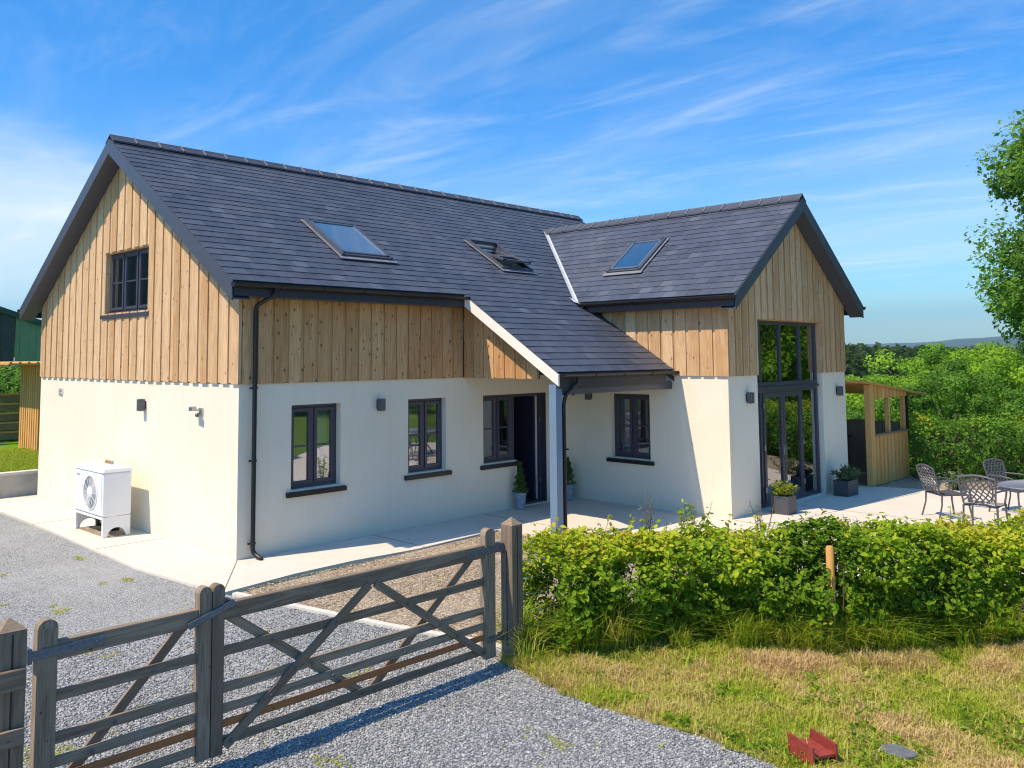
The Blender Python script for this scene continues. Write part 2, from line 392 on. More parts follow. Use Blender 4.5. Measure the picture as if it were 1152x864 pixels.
def blades(name, B, h, w, mat, rnd, lean=.5, parent=None):
    B = np.asarray(B, dtype=np.float64); n = len(B)
    h = (h*RNG.uniform(.5, 1.3, n))[:, None]; an = RNG.uniform(0, 2*np.pi, n)
    d = np.stack([np.cos(an), np.sin(an), 0*an], 1); s = np.stack([-np.sin(an), np.cos(an), 0*an], 1)
    ln = (lean*RNG.uniform(.2, 1.3, n))[:, None]; up = np.array([0, 0, 1.])
    w = w*RNG.uniform(.6, 1.3, n)[:, None]
    tp = B+up*h*(1-.3*ln)+d*h*ln; md = B+up*h*.6+d*h*ln*.3
    P = [B-s*w, B+s*w, md+s*w*.8, md-s*w*.8, tp+s*w*.12, tp-s*w*.12]
    V = np.stack(P, 1).reshape(-1, 3); F = np.concatenate([np.array([f])+np.arange(n)[:, None]*6 for f in ((0, 1, 2, 3), (3, 2, 4, 5))], 1).reshape(-1, 4); n = n*2; rnd = np.repeat(np.asarray(rnd), 2)
    me = bpy.data.meshes.new(name); me.vertices.add(len(V)); me.vertices.foreach_set('co', V.ravel().astype(np.float32))
    me.loops.add(n*4); me.loops.foreach_set('vertex_index', F.ravel().astype(np.int32))
    me.polygons.add(n); me.polygons.foreach_set('loop_start', np.arange(0, n*4, 4, dtype=np.int32)); me.polygons.foreach_set('loop_total', np.full(n, 4, dtype=np.int32))
    me.update(calc_edges=True)
    at = me.attributes.new('rnd', 'FLOAT', 'FACE'); at.data.foreach_set('value', np.asarray(rnd).astype(np.float32))
    me.materials.append(M[mat]); o = bpy.data.objects.new(name, me); COL.objects.link(o)
    if parent is not None: o.parent = parent
    return o
# cheap smooth value noise for scattering decisions
_g = RNG.uniform(0, 1, (64, 64))
def vnoise(x, y):
    x = np.asarray(x, float); y = np.asarray(y, float)
    xi = np.floor(x).astype(int); yi = np.floor(y).astype(int); fx = x-xi; fy = y-yi
    fx = fx*fx*(3-2*fx); fy = fy*fy*(3-2*fy)
    g = lambda a, b: _g[a % 64, b % 64]
    return (g(xi, yi)*(1-fx)+g(xi+1, yi)*fx)*(1-fy)+(g(xi, yi+1)*(1-fx)+g(xi+1, yi+1)*fx)*fy
def fbm(x, y): return .55*vnoise(x, y)+.3*vnoise(x*2.1+9, y*2.1+4)+.15*vnoise(x*4.3+2, y*4.3+7)
def in_poly(x, y, poly):
    x = np.asarray(x); y = np.asarray(y); c = np.zeros(x.shape, bool); n = len(poly)
    for i in range(n):
        x1, y1 = poly[i]; x2, y2 = poly[(i+1) % n]
        if y1 == y2: continue
        t = ((y1 > y) != (y2 > y)) & (x < (x2-x1)*(y-y1)/(y2-y1)+x1); c ^= t
    return c

# ------------------------------------------------------------------ SETTING
def structure(o): return tag(o, kind='structure')
def terrain_z(x, y):
    r = np.maximum(0, x-17.5)*np.clip((y+24)/9., 0, 1) + np.maximum(0, -y-45)*.15+np.maximum(0, y-60)*.06
    z = -9*(1-np.exp(-(r/15.)**1.4))
    z = z + np.where(r > 6, (fbm(x/60., y/60.)-.5)*6*np.minimum(1, r/60.), 0)
    return z-.07
def build_terrain():
    rad = np.concatenate([np.linspace(0, 60, 41), np.geomspace(64, 9000, 60)]); an = np.linspace(0, 2*np.pi, 145)[:-1]
    R, A = np.meshgrid(rad, an, indexing='ij'); X = R*np.cos(A); Y = R*np.sin(A); Z = terrain_z(X, Y)
    V = np.stack([X, Y, Z], -1).reshape(-1, 3); n = len(an); F = []
    for i in range(len(rad)-1):
        for j in range(n): F.append((i*n+j, (i+1)*n+j, (i+1)*n+(j+1) % n, i*n+(j+1) % n))
    me = bpy.data.meshes.new('ground'); me.from_pydata(V.tolist(), [], F); me.materials.append(M['field_ground'])
    o = bpy.data.objects.new('ground', me); COL.objects.link(o); structure(o)
build_terrain()
def sheet(name, poly, z, mat, th=.05):
    m = MB(); m.prism(poly, z-th, z); return structure(m.build(name, mat))
VERGE = [(-.34, -5.60), (-.36, -5.9), (-.48, -6.4), (-.54, -6.9), (-.50, -7.4), (-.44, -7.9), (-.50, -8.5), (-.62, -9.2), (-.75, -10.2), (-.9, -12), (-1.2, -16)]
sheet('gravel_drive', [(-30, -16), (-1.2, -16)]+VERGE[::-1][1:]+[(-.12, -5.45), (-.12, -5.11), (-.44, -3.93), (-.72, -2.6), (-.94, -1.55), (-1.18, .6), (-1.1, 4.2), (-1.1, 7.0), (-1.4, 9.3), (-3, 10.5), (-30, 10.5)], -.03, 'gravel_blue')
# gravel mounded against the patio and the brown chippings panel
sheet('brown_gravel', [(-.86, -1.52), (-.62, -2.6), (-.34, -3.93), (-.02, -5.11), (.0, -5.45), (5.2, -8.6), (5.2, -1.2)], -.022, 'gravel_tan')
m = MB(); kp = [(-.90, -1.55), (-.67, -2.6), (-.39, -3.93), (-.07, -5.11), (-.05, -5.45)]
for a, b in zip(kp, kp[1:]): m.beam((*a, -.02), (*b, -.02), .085, .05)
structure(m.build('kerb_edging', 'kerb', bevel=.004))
sheet('patio', [(-1.02, -1.45), (.2, -1.27), (1.2, -1.24), (2.3, -1.33), (3.9, -1.22), (4.25, -1.22), (4.3, -3.3), (5.2, -3.3), (5.2, -8.3), (10.5, -12.5), (14.6, -10), (15.2, -6.7), (13.75, -4.95), (13.35, -3.6), (13.2, .5), (.2, .5), (.2, 8.82), (-1.16, 8.82), (-1.06, 6.9), (-1.08, 4.2), (-1.2, .6)], 0.0, 'concrete', .08)
m = MB()   # joints sawn in the concrete
for a, b in [((.0, -.02), (-.98, -1.42)), ((-1.14, 2.3), (0, 2.3)), ((-1.1, 5.2), (0, 5.2)), ((2.5, 0), (2.5, -1.3)), ((5.1, 0), (5.1, -3.2)), ((5.3, -4.15), (13.2, -5.0)), ((10.0, -3.7), (10.0, -11.6)), ((7.74, -3.7), (6.9, -8.3))]:
    m.beam((*a, .001), (*b, .001), .011, .003)
structure(m.build('patio_joints', 'bark'))
sheet('side_gravel', [(13.2, -3.4), (13.7, -4.95), (15.2, -6.7), (16.6, -8.4), (17.8, -8.0), (16.0, -4.0), (15.5, -2)], -.008, 'gravel_tan', .06)
# raised lawn behind, with its retaining wall
m = MB(); m.prism([(-30, 8.98), (10, 8.98), (10, 60), (-30, 60)], -.05, .5); structure(m.build('lawn', 'lawn_ground'))
t = thing('retaining_wall', 'low plastered retaining wall with pale coping below the back lawn', 'wall', (-5, 8.82, 0))
m = MB(); m.box(-20, 3, 8.83, 8.97, -.05, .46); m.build('wall_face', 'wall_plaster_dull', t)
m = MB(); m.box(-20, 3, 8.79, 9.03, .461, .52); m.build('coping', 'kerb', t, bevel=.006)
t = thing('wall_vent_box', 'small black rimmed rectangular vent low on the retaining wall', 'vent', (-.95, 8.80, .2))
m = MB(); 
for (a, b, c, d) in [(-1.35, -.62, .30, .325), (-1.35, -.62, .17, .195), (-1.35, -1.325, .195, .30), (-.645, -.62, .195, .30)]: m.box(a, b, 8.80, 8.828, c, d)
m.build('rim', 'black_plastic', t); m = MB(); m.box(-1.32, -.65, 8.815, 8.829, .2, .295); m.build('cover', 'steel', t)
# hills on the horizon
def hill(y0, pts, depth):
    V = []; F = []
    n = 90; P = np.array(pts); xs = np.linspace(P[0, 0], P[-1, 0], n); hs = np.interp(xs, P[:, 0], P[:, 1])
    for i, (u, h) in enumerate(zip(xs, hs)):
        h *= 1+.10*(vnoise(u*7, 3.1)-.5)
        a = math.radians(u)    # azimuth from +Y towards +X
        for k, (rr, zz) in enumerate([(y0, -12), (y0+depth*.35, h*.6), (y0+depth*.7, h), (y0+depth*1.2, h*.7), (y0+depth*1.8, -12)]):
            V.append((rr*math.sin(a), rr*math.cos(a), zz))
    for i in range(n-1):
        for k in range(4): F.append((i*5+k, (i+1)*5+k, (i+1)*5+k+1, i*5+k+1))
    me = bpy.data.meshes.new('hills'); me.from_pydata(V, [], F); me.materials.append(M['hill']); me.polygons.foreach_set('use_smooth', np.ones(len(F), bool))
    o = bpy.data.objects.new('hills', me); COL.objects.link(o); structure(o)
hill(4200, [(20, 30), (45, 40), (62, 30), (66, 50), (69, 58), (72, 62), (75, 85), (78, 100), (82, 118), (88, 125), (100, 90), (120, 70)], 1500)
hill(3000, [(40, 20), (60, 22), (68, 24), (73, 40), (77, 58), (82, 66), (95, 50), (120, 30)], 900)

# ------------------------------------------------------------------ HOUSE
house = thing('house', 'white rendered house with larch cladding, dark slate roof and a projecting glazed gable wing', 'house', (0, 0, 0))
Pf = lambda u, d, z: (u, -d, z)               # front wall, d outwards
Pg = lambda u, d, z: (-d, u, z)               # left gable
Pw = lambda u, d, z: (L2-d, u, z)             # wing, west wall
Pn = lambda u, d, z: (u, -D-d, z)             # wing gable
Pe = lambda u, d, z: (LE+d, u, z)             # east wall
Pb = lambda u, d, z: (u, W+d, z)              # back wall
def cell(mb, P, u0, u1, d0, d1, zb, za0, za1, rnd=None):
    mb.hexa([P(u0, d0, zb), P(u1, d0, zb), P(u1, d1, zb), P(u0, d1, zb), P(u0, d0, za0), P(u1, d0, za1), P(u1, d1, za1), P(u0, d1, za0)], rnd)
def strips(mb, P, us, d0, d1, zb, top, holes=(), rnd=None):
    for a, b in zip(us, us[1:]):
        if b-a < 1e-4: continue
        hs = sorted([(h[2], h[3]) for h in holes if h[0] < b-1e-4 and h[1] > a+1e-4]); z = zb
        r = random.random() if rnd is None else rnd
        for h0, h1 in hs:
            if h0 > z+1e-3: cell(mb, P, a, b, d0, d1, z, min(h0, top(a)), min(h0, top(b)), r)
            z = max(z, h1)
        ta, tb = top(a), top(b)
        if max(ta, tb) > z+.01: cell(mb, P, a, b, d0, d1, z, max(ta, z+.001), max(tb, z+.001), r)
def brk(lo, hi, holes, extra=()):
    return sorted(set([lo, hi]+[h[k] for h in holes for k in (0, 1) if lo < h[k] < hi]+[e for e in extra if lo < e < hi]))
HF = [(.91, 1.84, .90, 2.20), (3.27, 4.17, .92, 2.20), (5.12, 6.05, .92, 2.20), (6.05, 6.93, 0.02, 2.20)]
HG = [(3.10, 4.98, 3.78, 4.93)]
HW = [(-1.95, -1.02, .92, 2.18)]
HN = [(8.84, 11.70, 0.02, 3.62)]
flat = lambda z: (lambda u: z)
w = MB()
strips(w, Pf, brk(0, L2, HF), -.30, 0, -.05, flat(H1), HF, .5)
strips(w, Pg, brk(.30, W-.3, ()), -.30, 0, -.05, flat(H1), (), .5)
w.box(0, .3, W-.3, W, -.05, H1)
w.box(.3, LE, W-.3, W, -.05, 4.0)
strips(w, Pw, brk(-D, 0, HW), -.30, 0, -.05, flat(H1), HW, .5)
strips(w, Pn, brk(L2+.3, LE-.3, HN), -.30, 0, -.05, flat(H1), HN, .5)
w.box(LE-.3, LE, -D, W-.3, -.05, 3.9)
w.build('render_wall', 'render', house)
# blockwork behind the cladding
w = MB()
gz = lambda u: zmain(u)-.16
strips(w, Pg, brk(.01, W-.01, HG, (W/2,)), -.28, -.012, H1+.002, gz, HG, .5)
strips(w, Pf, [.28, 4.6], -.28, -.012, H1+.002, flat(3.95), (), .5)
nz = lambda u: zwing(u)-.16
strips(w, Pn, brk(L2+.28, LE-.02, HN, (XR,)), -.28, -.012, H1+.002, nz, HN, .5)
strips(w, Pw, [-D+.01, -.3], -.26, -.012, H1+.002, flat(3.9), (), .5)
w.build('backing_wall', 'inner_dark', house)
# board cladding: recessed boards with wide boards lapped in front
def cladding(P, u0, u1, zb, top, holes=(), pitch=.285, extra=(), phase=0, face=.19, jit=.004):
    mb = MB()
    strips(mb, P, brk(u0, u1, holes, extra), -.01, .016, zb+.012, lambda u: top(u)-.004, holes, None)
    n = max(1, round((u1-u0)/pitch)); p = (u1-u0)/n
    for i in range(-1, n+1):
        a = u0+(i+phase)*p; b = a+face+RNG.uniform(-jit, jit)*3
        a, b = max(a, u0), min(b, u1)
        if b-a < .03: continue
        dz = RNG.uniform(-.004, .004)
        us = brk(a, b, holes, extra); r = random.random(); prot = .036+RNG.uniform(-.003, .003)
        strips(mb, P, us, .017, prot, zb+dz, top, holes, r)
    return mb
c = cladding(Pg, -.036, W+.036, H1, gz, HG, .325, (W/2,), face=.205); c.build('gable_cladding', 'larch', house)
c = cladding(Pf, .002, 4.58, H1, flat(3.90), (), .272, face=.215, phase=.1); c.build('front_cladding', 'larch_front', house)
zt = lambda u: zmain(u)-.16
c = cladding(lambda u, d, z: (4.62-d, u, z), -1.83, -.02, H1, zt, (), .27, face=.22); c.build('porch_cladding', 'larch_front', house)
w = MB(); strips(w, lambda u, d, z: (4.62-d, u, z), [-1.83, -.02], -.04, -.012, H1+.002, zt, (), .5); w.build('porch_backing', 'inner_dark', house)
# wing west side: boards are cut off by the porch roof below
def wbot(y): return H1
mb = MB(); us = []
n = 13; p = (D-.0)/n
for i in range(n):
    a, b = -D+i*p, -D+(i+1)*p
    for (d0, d1, aa, bb) in ((.0, .016, a, b), (.017, .038, a, a+p*.80)):
        if aa < -D+.001: aa = -D-.036 if d1 > .02 else aa
        zb0 = max(H1, zmain(aa)+.02) if aa > -PC else H1; zb1 = max(H1, zmain(bb)+.02) if bb > -PC else H1
        zz = max(zb0, H1) if aa > -PC else H1
        if 3.93-max(zb0, zb1) < .03: continue
        r = random.random()
        mb.hexa([Pw(aa, d0, zb0), Pw(bb, d0, zb1), Pw(bb, d1, zb1), Pw(aa, d1, zb0), Pw(aa, d0, 3.93), Pw(bb, d0, 3.93), Pw(bb, d1, 3.93), Pw(aa, d1, 3.93)], r)
mb.build('wing_side_cladding', 'larch', house)
c = cladding(Pn, L2+.002, LE+.036, H1, nz, HN, .262, (XR,), face=.185); c.build('wing_gable_cladding', 'larch', house)
# reveals in timber where the glazing rises into the cladding
m = MB()
m.box(11.68, 11.70, -D-.012, -D+.16, H1+.005, 3.60); m.box(8.84, 11.70, -D-.012, -D+.16, 3.602, 3.62, along=0)
m.box(-.012, .16, 4.96, 4.98, 3.80, 4.91); m.box(-.012, .16, 3.10, 4.98, 4.911, 4.93, along=1)
each(m, 'window_reveal', 'larch', house)
# ----- roof slopes: real slates
# openings for the roof windows, in slope coordinates (along, along, up, up)
HM = [(2.24+.03, 2.24+1.11, (.57+OE)/(1/math.sqrt(1+T*T))+.03, (.57+OE)/(1/math.sqrt(1+T*T))+1.37), (6.36+.03, 6.36+.91, (.66+OE)/(1/math.sqrt(1+T*T))+.03, (.66+OE)/(1/math.sqrt(1+T*T))+1.25)]
_v = (8.32-(L2-OE2))*math.sqrt(1+T2*T2)
HWS = [(-.56-.83, -.56-.03, _v+.03, _v+1.23)]
def slates(mb, O, U, V, N, smax, vmax, s0=0, gauge=.205, width=.255, lim=None, holes=()):
    O, U, V, N = Vector(O), Vector(U), Vector(V), Vector(N)
    rows = int(math.ceil(vmax/gauge))
    for r in range(rows):
        v0 = r*gauge; v1 = min(v0+gauge+.03, vmax+.02)
        lo, hi = (s0, smax) if lim is None else lim(v0)
        s = lo-(width/2 if r % 2 else 0)
        if hi-lo < .05: continue
        while s < hi:
            a, b = max(s, lo)+.002, min(s+width, hi)-.002; s += width
            if b-a < .02: continue
            if any(h[0] < (a+b)/2 < h[1] and h[2] < v0+gauge*.5 < h[3] for h in holes): continue
            t = .016+RNG.uniform(-.0015, .002); dv = RNG.uniform(-.003, .003); sk = RNG.uniform(-.0015, .0015)
            rr = float(np.clip(RNG.normal(.5, .2)+.6*(fbm(np.array([a*1.1+r*.1+3]), np.array([r*.33]))[0]-.5), 0, 1))
            p = [O+U*a+V*(v0+dv)+N*(t+sk), O+U*b+V*(v0+dv)+N*(t-sk), O+U*b+V*v1+N*.004, O+U*a+V*v1+N*.004]
            q = [O+U*a+V*(v0+dv)+N*.002, O+U*b+V*(v0+dv)+N*.002]
            mb.face(p, rr); mb.face([q[0], q[1], p[1], p[0]], rr*.6); mb.face([q[0], p[0], p[3]], rr); mb.face([q[1], p[1], p[2]], rr)
cm = 1/math.sqrt(1+T*T); Vm = (0, cm, T*cm); Nm = (0, -T*cm, cm)
ze = zmain(-OE)
vlen = (W/2+OE)/cm
sl = MB()
# main front slope above the ordinary eave, up to the ridge
yv0 = yval(zwing(L2-OE2))
slates(sl, (0, -OE, ze), (1, 0, 0), Vm, Nm, LE+.45, vlen, s0=-OV, holes=HM)
# cat-slide over the porch (continues the same plane downwards)
cl = (PC-OE)/cm; rowsc = int(round(cl/.205)); g = cl/rowsc
slates(sl, (0, -PC, zmain(-PC)), (1, 0, 0), Vm, Nm, L2+.0, cl, s0=L1, gauge=g)
slates(sl, (0, W+OE, ze), (1, 0, 0), (0, -cm, T*cm), (0, T*cm, cm), LE+.45, vlen, s0=-OV)
cw = 1/math.sqrt(1+T2*T2); zwe = zwing(L2-OE2); vw = (WW/2+OE2)/cw
def limw(v):                                   # wing slope stops where it meets the main roof
    z = zwe+v*T2*cw; return (-D-OV2, min(yval(z)+.12, 3.2))
slates(sl, (L2-OE2, 0, zwe), (0, 1, 0), (cw, 0, T2*cw), (-T2*cw, 0, cw), 0, vw, lim=limw, holes=HWS)
slates(sl, (LE+OE2, 0, zwe), (0, 1, 0), (-cw, 0, T2*cw), (T2*cw, 0, cw), 0, vw, lim=limw)
roof = sl.build('roof', 'slate', house, fix=False)
# roof deck under the slates
dk = MB()
def deck(O, U, V, N, u0, u1, v0, vtop, th, holes=(), extra=()):
    O, U, V, N = Vector(O), Vector(U), Vector(V), Vector(N); g0 = len(dk.v)
    strips(dk, lambda u, d, z: O+U*u+V*z+N*d, brk(u0, u1, holes, extra), -th, 0, v0, vtop, holes, .5)
    dk.v = dk.v[:g0]+[tuple(p) for p in dk.v[g0:]]
deck((0, -OE, ze), (1, 0, 0), Vm, Nm, -OV+.02, LE+.43, .02, flat(vlen-.01), .14, HM)
deck((0, W+OE, ze), (1, 0, 0), (0, -cm, T*cm), (0, T*cm, cm), -OV+.02, LE+.43, .02, flat(vlen-.01), .14)
deck((0, -PC, zmain(-PC)), (1, 0, 0), Vm, Nm, L1+.03, L2-.05, .02, flat(cl+.01), .10)
ylim = 2.7
wt = lambda y: vw-.01 if y <= yval(zwe)+.2 else vw-.01
deck((L2-OE2, 0, zwe), (0, 1, 0), (cw, 0, T2*cw), (-T2*cw, 0, cw), -D-OV2+.02, -.2, .02, flat(vw-.01), .13, HWS)
strips(dk, lambda u, d, z: (L2-OE2+cw*z-T2*cw*d, u, zwe+T2*cw*z+cw*d), [-.2, 2.7], -.13, 0, 0, lambda u: vw-.01, (), .5) if False else None
dk.hexa([(L2-OE2+.35, -.199, zwing(L2-OE2+.35)-.14), (XR, 2.7, HR2-.14), (XR, 2.69, HR2-.14), (XR, -.199, HR2-.14), (L2-OE2+.35, -.199, zwing(L2-OE2+.35)), (XR, 2.7, HR2), (XR, 2.69, HR2), (XR, -.199, HR2)], .5)
deck((LE+OE2, 0, zwe), (0, 1, 0), (-cw, 0, T2*cw), (T2*cw, 0, cw), -D-OV2+.02, 1.2, .02, flat(vw-.01), .13)
dk.build('roof_deck', 'anthracite', house)
# ridge tiles
def ridge(p0, p1, slope, L=.45):
    mb = MB(); jt = MB(); p0, p1 = Vector(p0), Vector(p1); d = (p1-p0).normalized(); n = int(round((p1-p0).length/L)); L = (p1-p0).length/n
    sd = Vector((-d.y, d.x, 0)); c = 1/math.sqrt(1+slope*slope)
    def prof(off, w=.20):
        return [sd*s*w*c*k+Vector((0, 0, off-w*c*k*slope*.92+ (0.012 if k < .5 else 0))) for s, k in ((-1, 1), (-1, .35))]+[Vector((0, 0, off+.035))]+[sd*s*w*c*k+Vector((0, 0, off-w*c*k*slope*.92+(0.012 if k < .5 else 0))) for s, k in ((1, .35), (1, 1))]
    for i in range(n):
        a = p0+d*(i*L+.004); b = p0+d*((i+1)*L-.004); A = prof(.060+RNG.uniform(-.002, .002)); r = random.random()
        for q in range(4): mb.face([a+A[q], b+A[q], b+A[q+1], a+A[q+1]], r)
        B = [v+Vector((0, 0, -.03)) for v in A]
        for e_ in (a, b): mb.face([e_+A[0], e_+A[1], e_+A[2], e_+A[3], e_+A[4], e_+B[4], e_+B[2], e_+B[0]], r)
        for q in (0, 4): mb.face([a+A[q], b+A[q], b+B[q], a+B[q]], r)
        if i:
            A2 = prof(.080, .208)
            for q in range(4): jt.face([a-d*.012+A2[q], a+d*.012+A2[q], a+d*.012+A2[q+1], a-d*.012+A2[q+1]])
            for sg in (-.012, .012):
                for q in range(4): jt.face([a+d*sg+A2[q], a+d*sg+A2[q+1], a+d*sg+A2[q+1]-Vector((0, 0, .03)), a+d*sg+A2[q]-Vector((0, 0, .03))])
    mb.build('ridge_tiles', 'ridge', roof, fix=False); jt.build('ridge_joints', 'mortar', roof, fix=False)
ridge((-OV-.01, W/2, HR), (LE+.45, W/2, HR), T)
ridge((XR, -D-OV2-.01, HR2), (XR, 3.0, HR2), T2)
# lead valley
m = MB()
vb = Vector((L2-OE2, yval(zwe), zwe)); vt = Vector((XR, yval(HR2), HR2))
vd = (vt-vb).normalized(); nm, nw = Vector(Nm), Vector((-T2*cw, 0, cw))
am = nm.cross(vd).normalized(); aw = nw.cross(vd).normalized()
if am.x > 0: am = -am
if aw.x < 0: aw = -aw
A, B = vb+vd*-.02, vt-vd*.05
m.face([A+nm*.030, B+nm*.030, B+am*.075+nm*.026, A+am*.075+nm*.026]); m.face([A+nm*.030, B+nm*.030, B+aw*.05+nw*.026, A+aw*.05+nw*.026])
f0 = vb+nm*.034
m.face([f0+am*.16+vd*.10, f0+Vector((.02, .06, .04)), f0+Vector((.40, -.10, 0))+nm*.0+Vector((0, 0, -.05)), f0+Vector((.40, -.27, -.165)), f0+am*.10-vd*.10])
m.build('lead_valley', 'lead', roof)
# barge boards, soffits, fascias
so = MB()
def barge(a, b, w=.03, h=.22, drop=.075, out=(0, 0, 0), mbx=None):
    a, b, o = Vector(a), Vector(b), Vector(out); k = mbx or MB()
    d = Vector((0, 0, -drop)); k.hexa([a+d+Vector((0, 0, -h/2)), b+d+Vector((0, 0, -h/2)), b+d+o*w+Vector((0, 0, -h/2)), a+d+o*w+Vector((0, 0, -h/2)), a+d+Vector((0, 0, h/2)), b+d+Vector((0, 0, h/2)), b+d+o*w+Vector((0, 0, h/2)), a+d+o*w+Vector((0, 0, h/2))], .5, 0)
    if mbx is None: k.build('barge_board', 'anthracite', house)
for s in (0, 1):
    y = -OE-.02 if s == 0 else W+OE+.02
    barge((-OV+.012, y, zmain(y)), (-OV+.012, W/2, HR), out=(-1, 0, 0), h=.27, drop=.135)
    barge((LE+.42, y, zmain(y)), (LE+.42, W/2, HR), out=(1, 0, 0), h=.27, drop=.135)
for x in (L2-OE2-.02, LE+OE2+.02):
    barge((x, -D-OV2+.012, zwing(x)), (XR, -D-OV2+.012, HR2), out=(0, -1, 0), h=.27, drop=.135)
for s in (0, 1):                               # soffit boards under the verges
    y = -OE-.01 if s == 0 else W+OE+.01
    so.hexa([(-OV+.01, y, zmain(y)-.26), (-.05, y, zmain(y)-.26), (-.05, W/2, HR-.26), (-OV+.01, W/2, HR-.26), (-OV+.01, y, zmain(y)-.24), (-.05, y, zmain(y)-.24), (-.05, W/2, HR-.24), (-OV+.01, W/2, HR-.24)], .5, 1)
for x in (L2-OE2-.01, LE+OE2+.01):
    so.hexa([(x, -D-OV2+.01, zwing(x)-.26), (XR, -D-OV2+.01, HR2-.26), (XR, -D-.05, HR2-.26), (x, -D-.05, zwing(x)-.26), (x, -D-OV2+.01, zwing(x)-.24), (XR, -D-OV2+.01, HR2-.24), (XR, -D-.05, HR2-.24), (x, -D-.05, zwing(x)-.24)], .5, 0)
so.box(-.30, 4.57, -OE+.025, -.045, ze-.215, ze-.2, along=0)          # front eave soffit
so.box(L2-OE2+.02, L2-.045, -D-.3, -PC+1.6, zwe-.215, zwe-.2, along=1)

each(so, 'soffit', 'anthracite', house)
fa = MB()
fa.box(-OV+.0, L1, -OE-.02, -OE+.02, ze-.215, ze-.015, along=0)
fa.box(L1+.04, L2-.30, -PC-.012, -PC-.002, zmain(-PC)-.255, zmain(-PC)-.01, along=0)
fa.box(L2-OE2-.02, L2-OE2+.02, -D-OV2, -.42, zwe-.215, zwe-.015, along=1)
fa.box(LE+OE2-.02, LE+OE2+.02, -D-OV2, -.42, zwe-.215, zwe-.015, along=1)
fa.box(-OV, LE, W+OE-.02, W+OE+.02, ze-.215, ze-.015, along=0)
each(fa, 'fascia', 'fascia_dark', house)
# white raking board at the edge of the porch roof
mb = MB(); barge((L1+.028, -OE-.01, zmain(-OE-.01)), (L1+.028, -PC-.03, zmain(-PC-.03)), w=.035, h=.19, drop=.105, out=(-1, 0, 0), mbx=mb); mb.build('verge_board', 'white_paint', house)
# gutters: half-round channels with brackets
def gutter(a, b, out):
    mb = MB(); a, b, o = Vector(a), Vector(b), Vector(out); r = .058; pr = []
    for i in range(9):
        t = math.pi*i/8; pr.append(o*(-math.cos(t)*r)+Vector((0, 0, -math.sin(t)*r)))
    pi = [p*.90+Vector((0, 0, .0)) for p in pr]
    for i in range(8): mb.face([a+pr[i], b+pr[i], b+pr[i+1], a+pr[i+1]]); mb.face([a+pi[i], b+pi[i], b+pi[i+1], a+pi[i+1]])
    for i in (0, 8): mb.face([a+pr[i], b+pr[i], b+pi[i], a+pi[i]])
    for e_ in (a, b): mb.face([e_+p for p in pr])
    d = (b-a).normalized(); n = int((b-a).length/.85)+1
    for k in range(n+1):
        c = a+(b-a)*(k/n); q = [p*1.14 for p in pr]
        for i in range(8): mb.face([c-d*.014+q[i], c+d*.014+q[i], c+d*.014+q[i+1], c-d*.014+q[i+1]])
        for sg in (-.014, .014): mb.face([c+d*sg+p for p in q])
    return mb.build('gutter', 'black_plastic', house, fix=False)
gutter((-OV-.02, -OE-.085, ze-.035), (L1+.01, -OE-.085, ze-.04), (0, -1, 0))
gutter((L1+.05, -PC-.075, zmain(-PC)-.02), (L2-.05, -PC-.075, zmain(-PC)-.025), (0, -1, 0))
gutter((L2-OE2-.085, -D-OV2-.01, zwe-.035), (L2-OE2-.085, -.46, zwe-.04), (-1, 0, 0))
gutter((-OV-.02, W+OE+.085, ze-.035), (LE, W+OE+.085, ze-.04), (0, 1, 0))
gutter((LE+OE2+.085, -D-OV2-.01, zwe-.035), (LE+OE2+.085, 0, zwe-.04), (1, 0, 0))
# downpipes
def pipe(name, pts, clips=()):
    mb = MB(); P = [Vector(p) for p in pts]; Q = [P[0]]
    for k in range(1, len(P)-1):
        a, b, c = P[k-1], P[k], P[k+1]; r = .05
        Q += [b+(a-b).normalized()*r, b*.5+(b+(a-b).normalized()*r)*.25+(b+(c-b).normalized()*r)*.25, b+(c-b).normalized()*r]
    Q.append(P[-1]); mb.tube(Q, .034, 10)
    for (x, y, z, dx, dy) in clips:
        mb.tube([(x, y, z-.012), (x, y, z+.012)], .042, 10); mb.box(x-.065, x+.065, y+.02*dy-.012+dy*.01, y+.02*dy+.012+dy*.01, z-.012, z+.012) if dy else mb.box(x+dx*.03-.012, x+dx*.03+.012, y-.065, y+.065, z-.012, z+.012)
    return mb.build(name, 'black_plastic', house, smooth=True)
pipe('downpipe', [(.34, -OE-.085, ze-.08), (.34, -OE-.085, ze-.17), (.215, -.10, ze-.33), (.215, -.085, ze-.45), (.215, -.085, .10), (.25, -.19, .035), (.26, -.26, .02)], [(.215, -.085, z, 0, 1) for z in (2.49, 1.42, .22)])
pipe('downpipe', [(L1+.45, -PC-.075, 2.60), (L1+.45, -PC-.075, 2.50), (L1+.24, -PC+.02, 2.30), (L1+.22, -PC+.05, 2.15), (L1+.22, -PC+.05, .05)], [(L1+.22, -PC+.05, 1.42, 1, 0)])
pipe('downpipe', [(L2-OE2-.085, -.62, zwe-.08), (L2-OE2-.085, -.62, zwe-.16), (L2-.20, -.66, zwe-.26), (L2-.12, -.80, zwe-.40)], [])
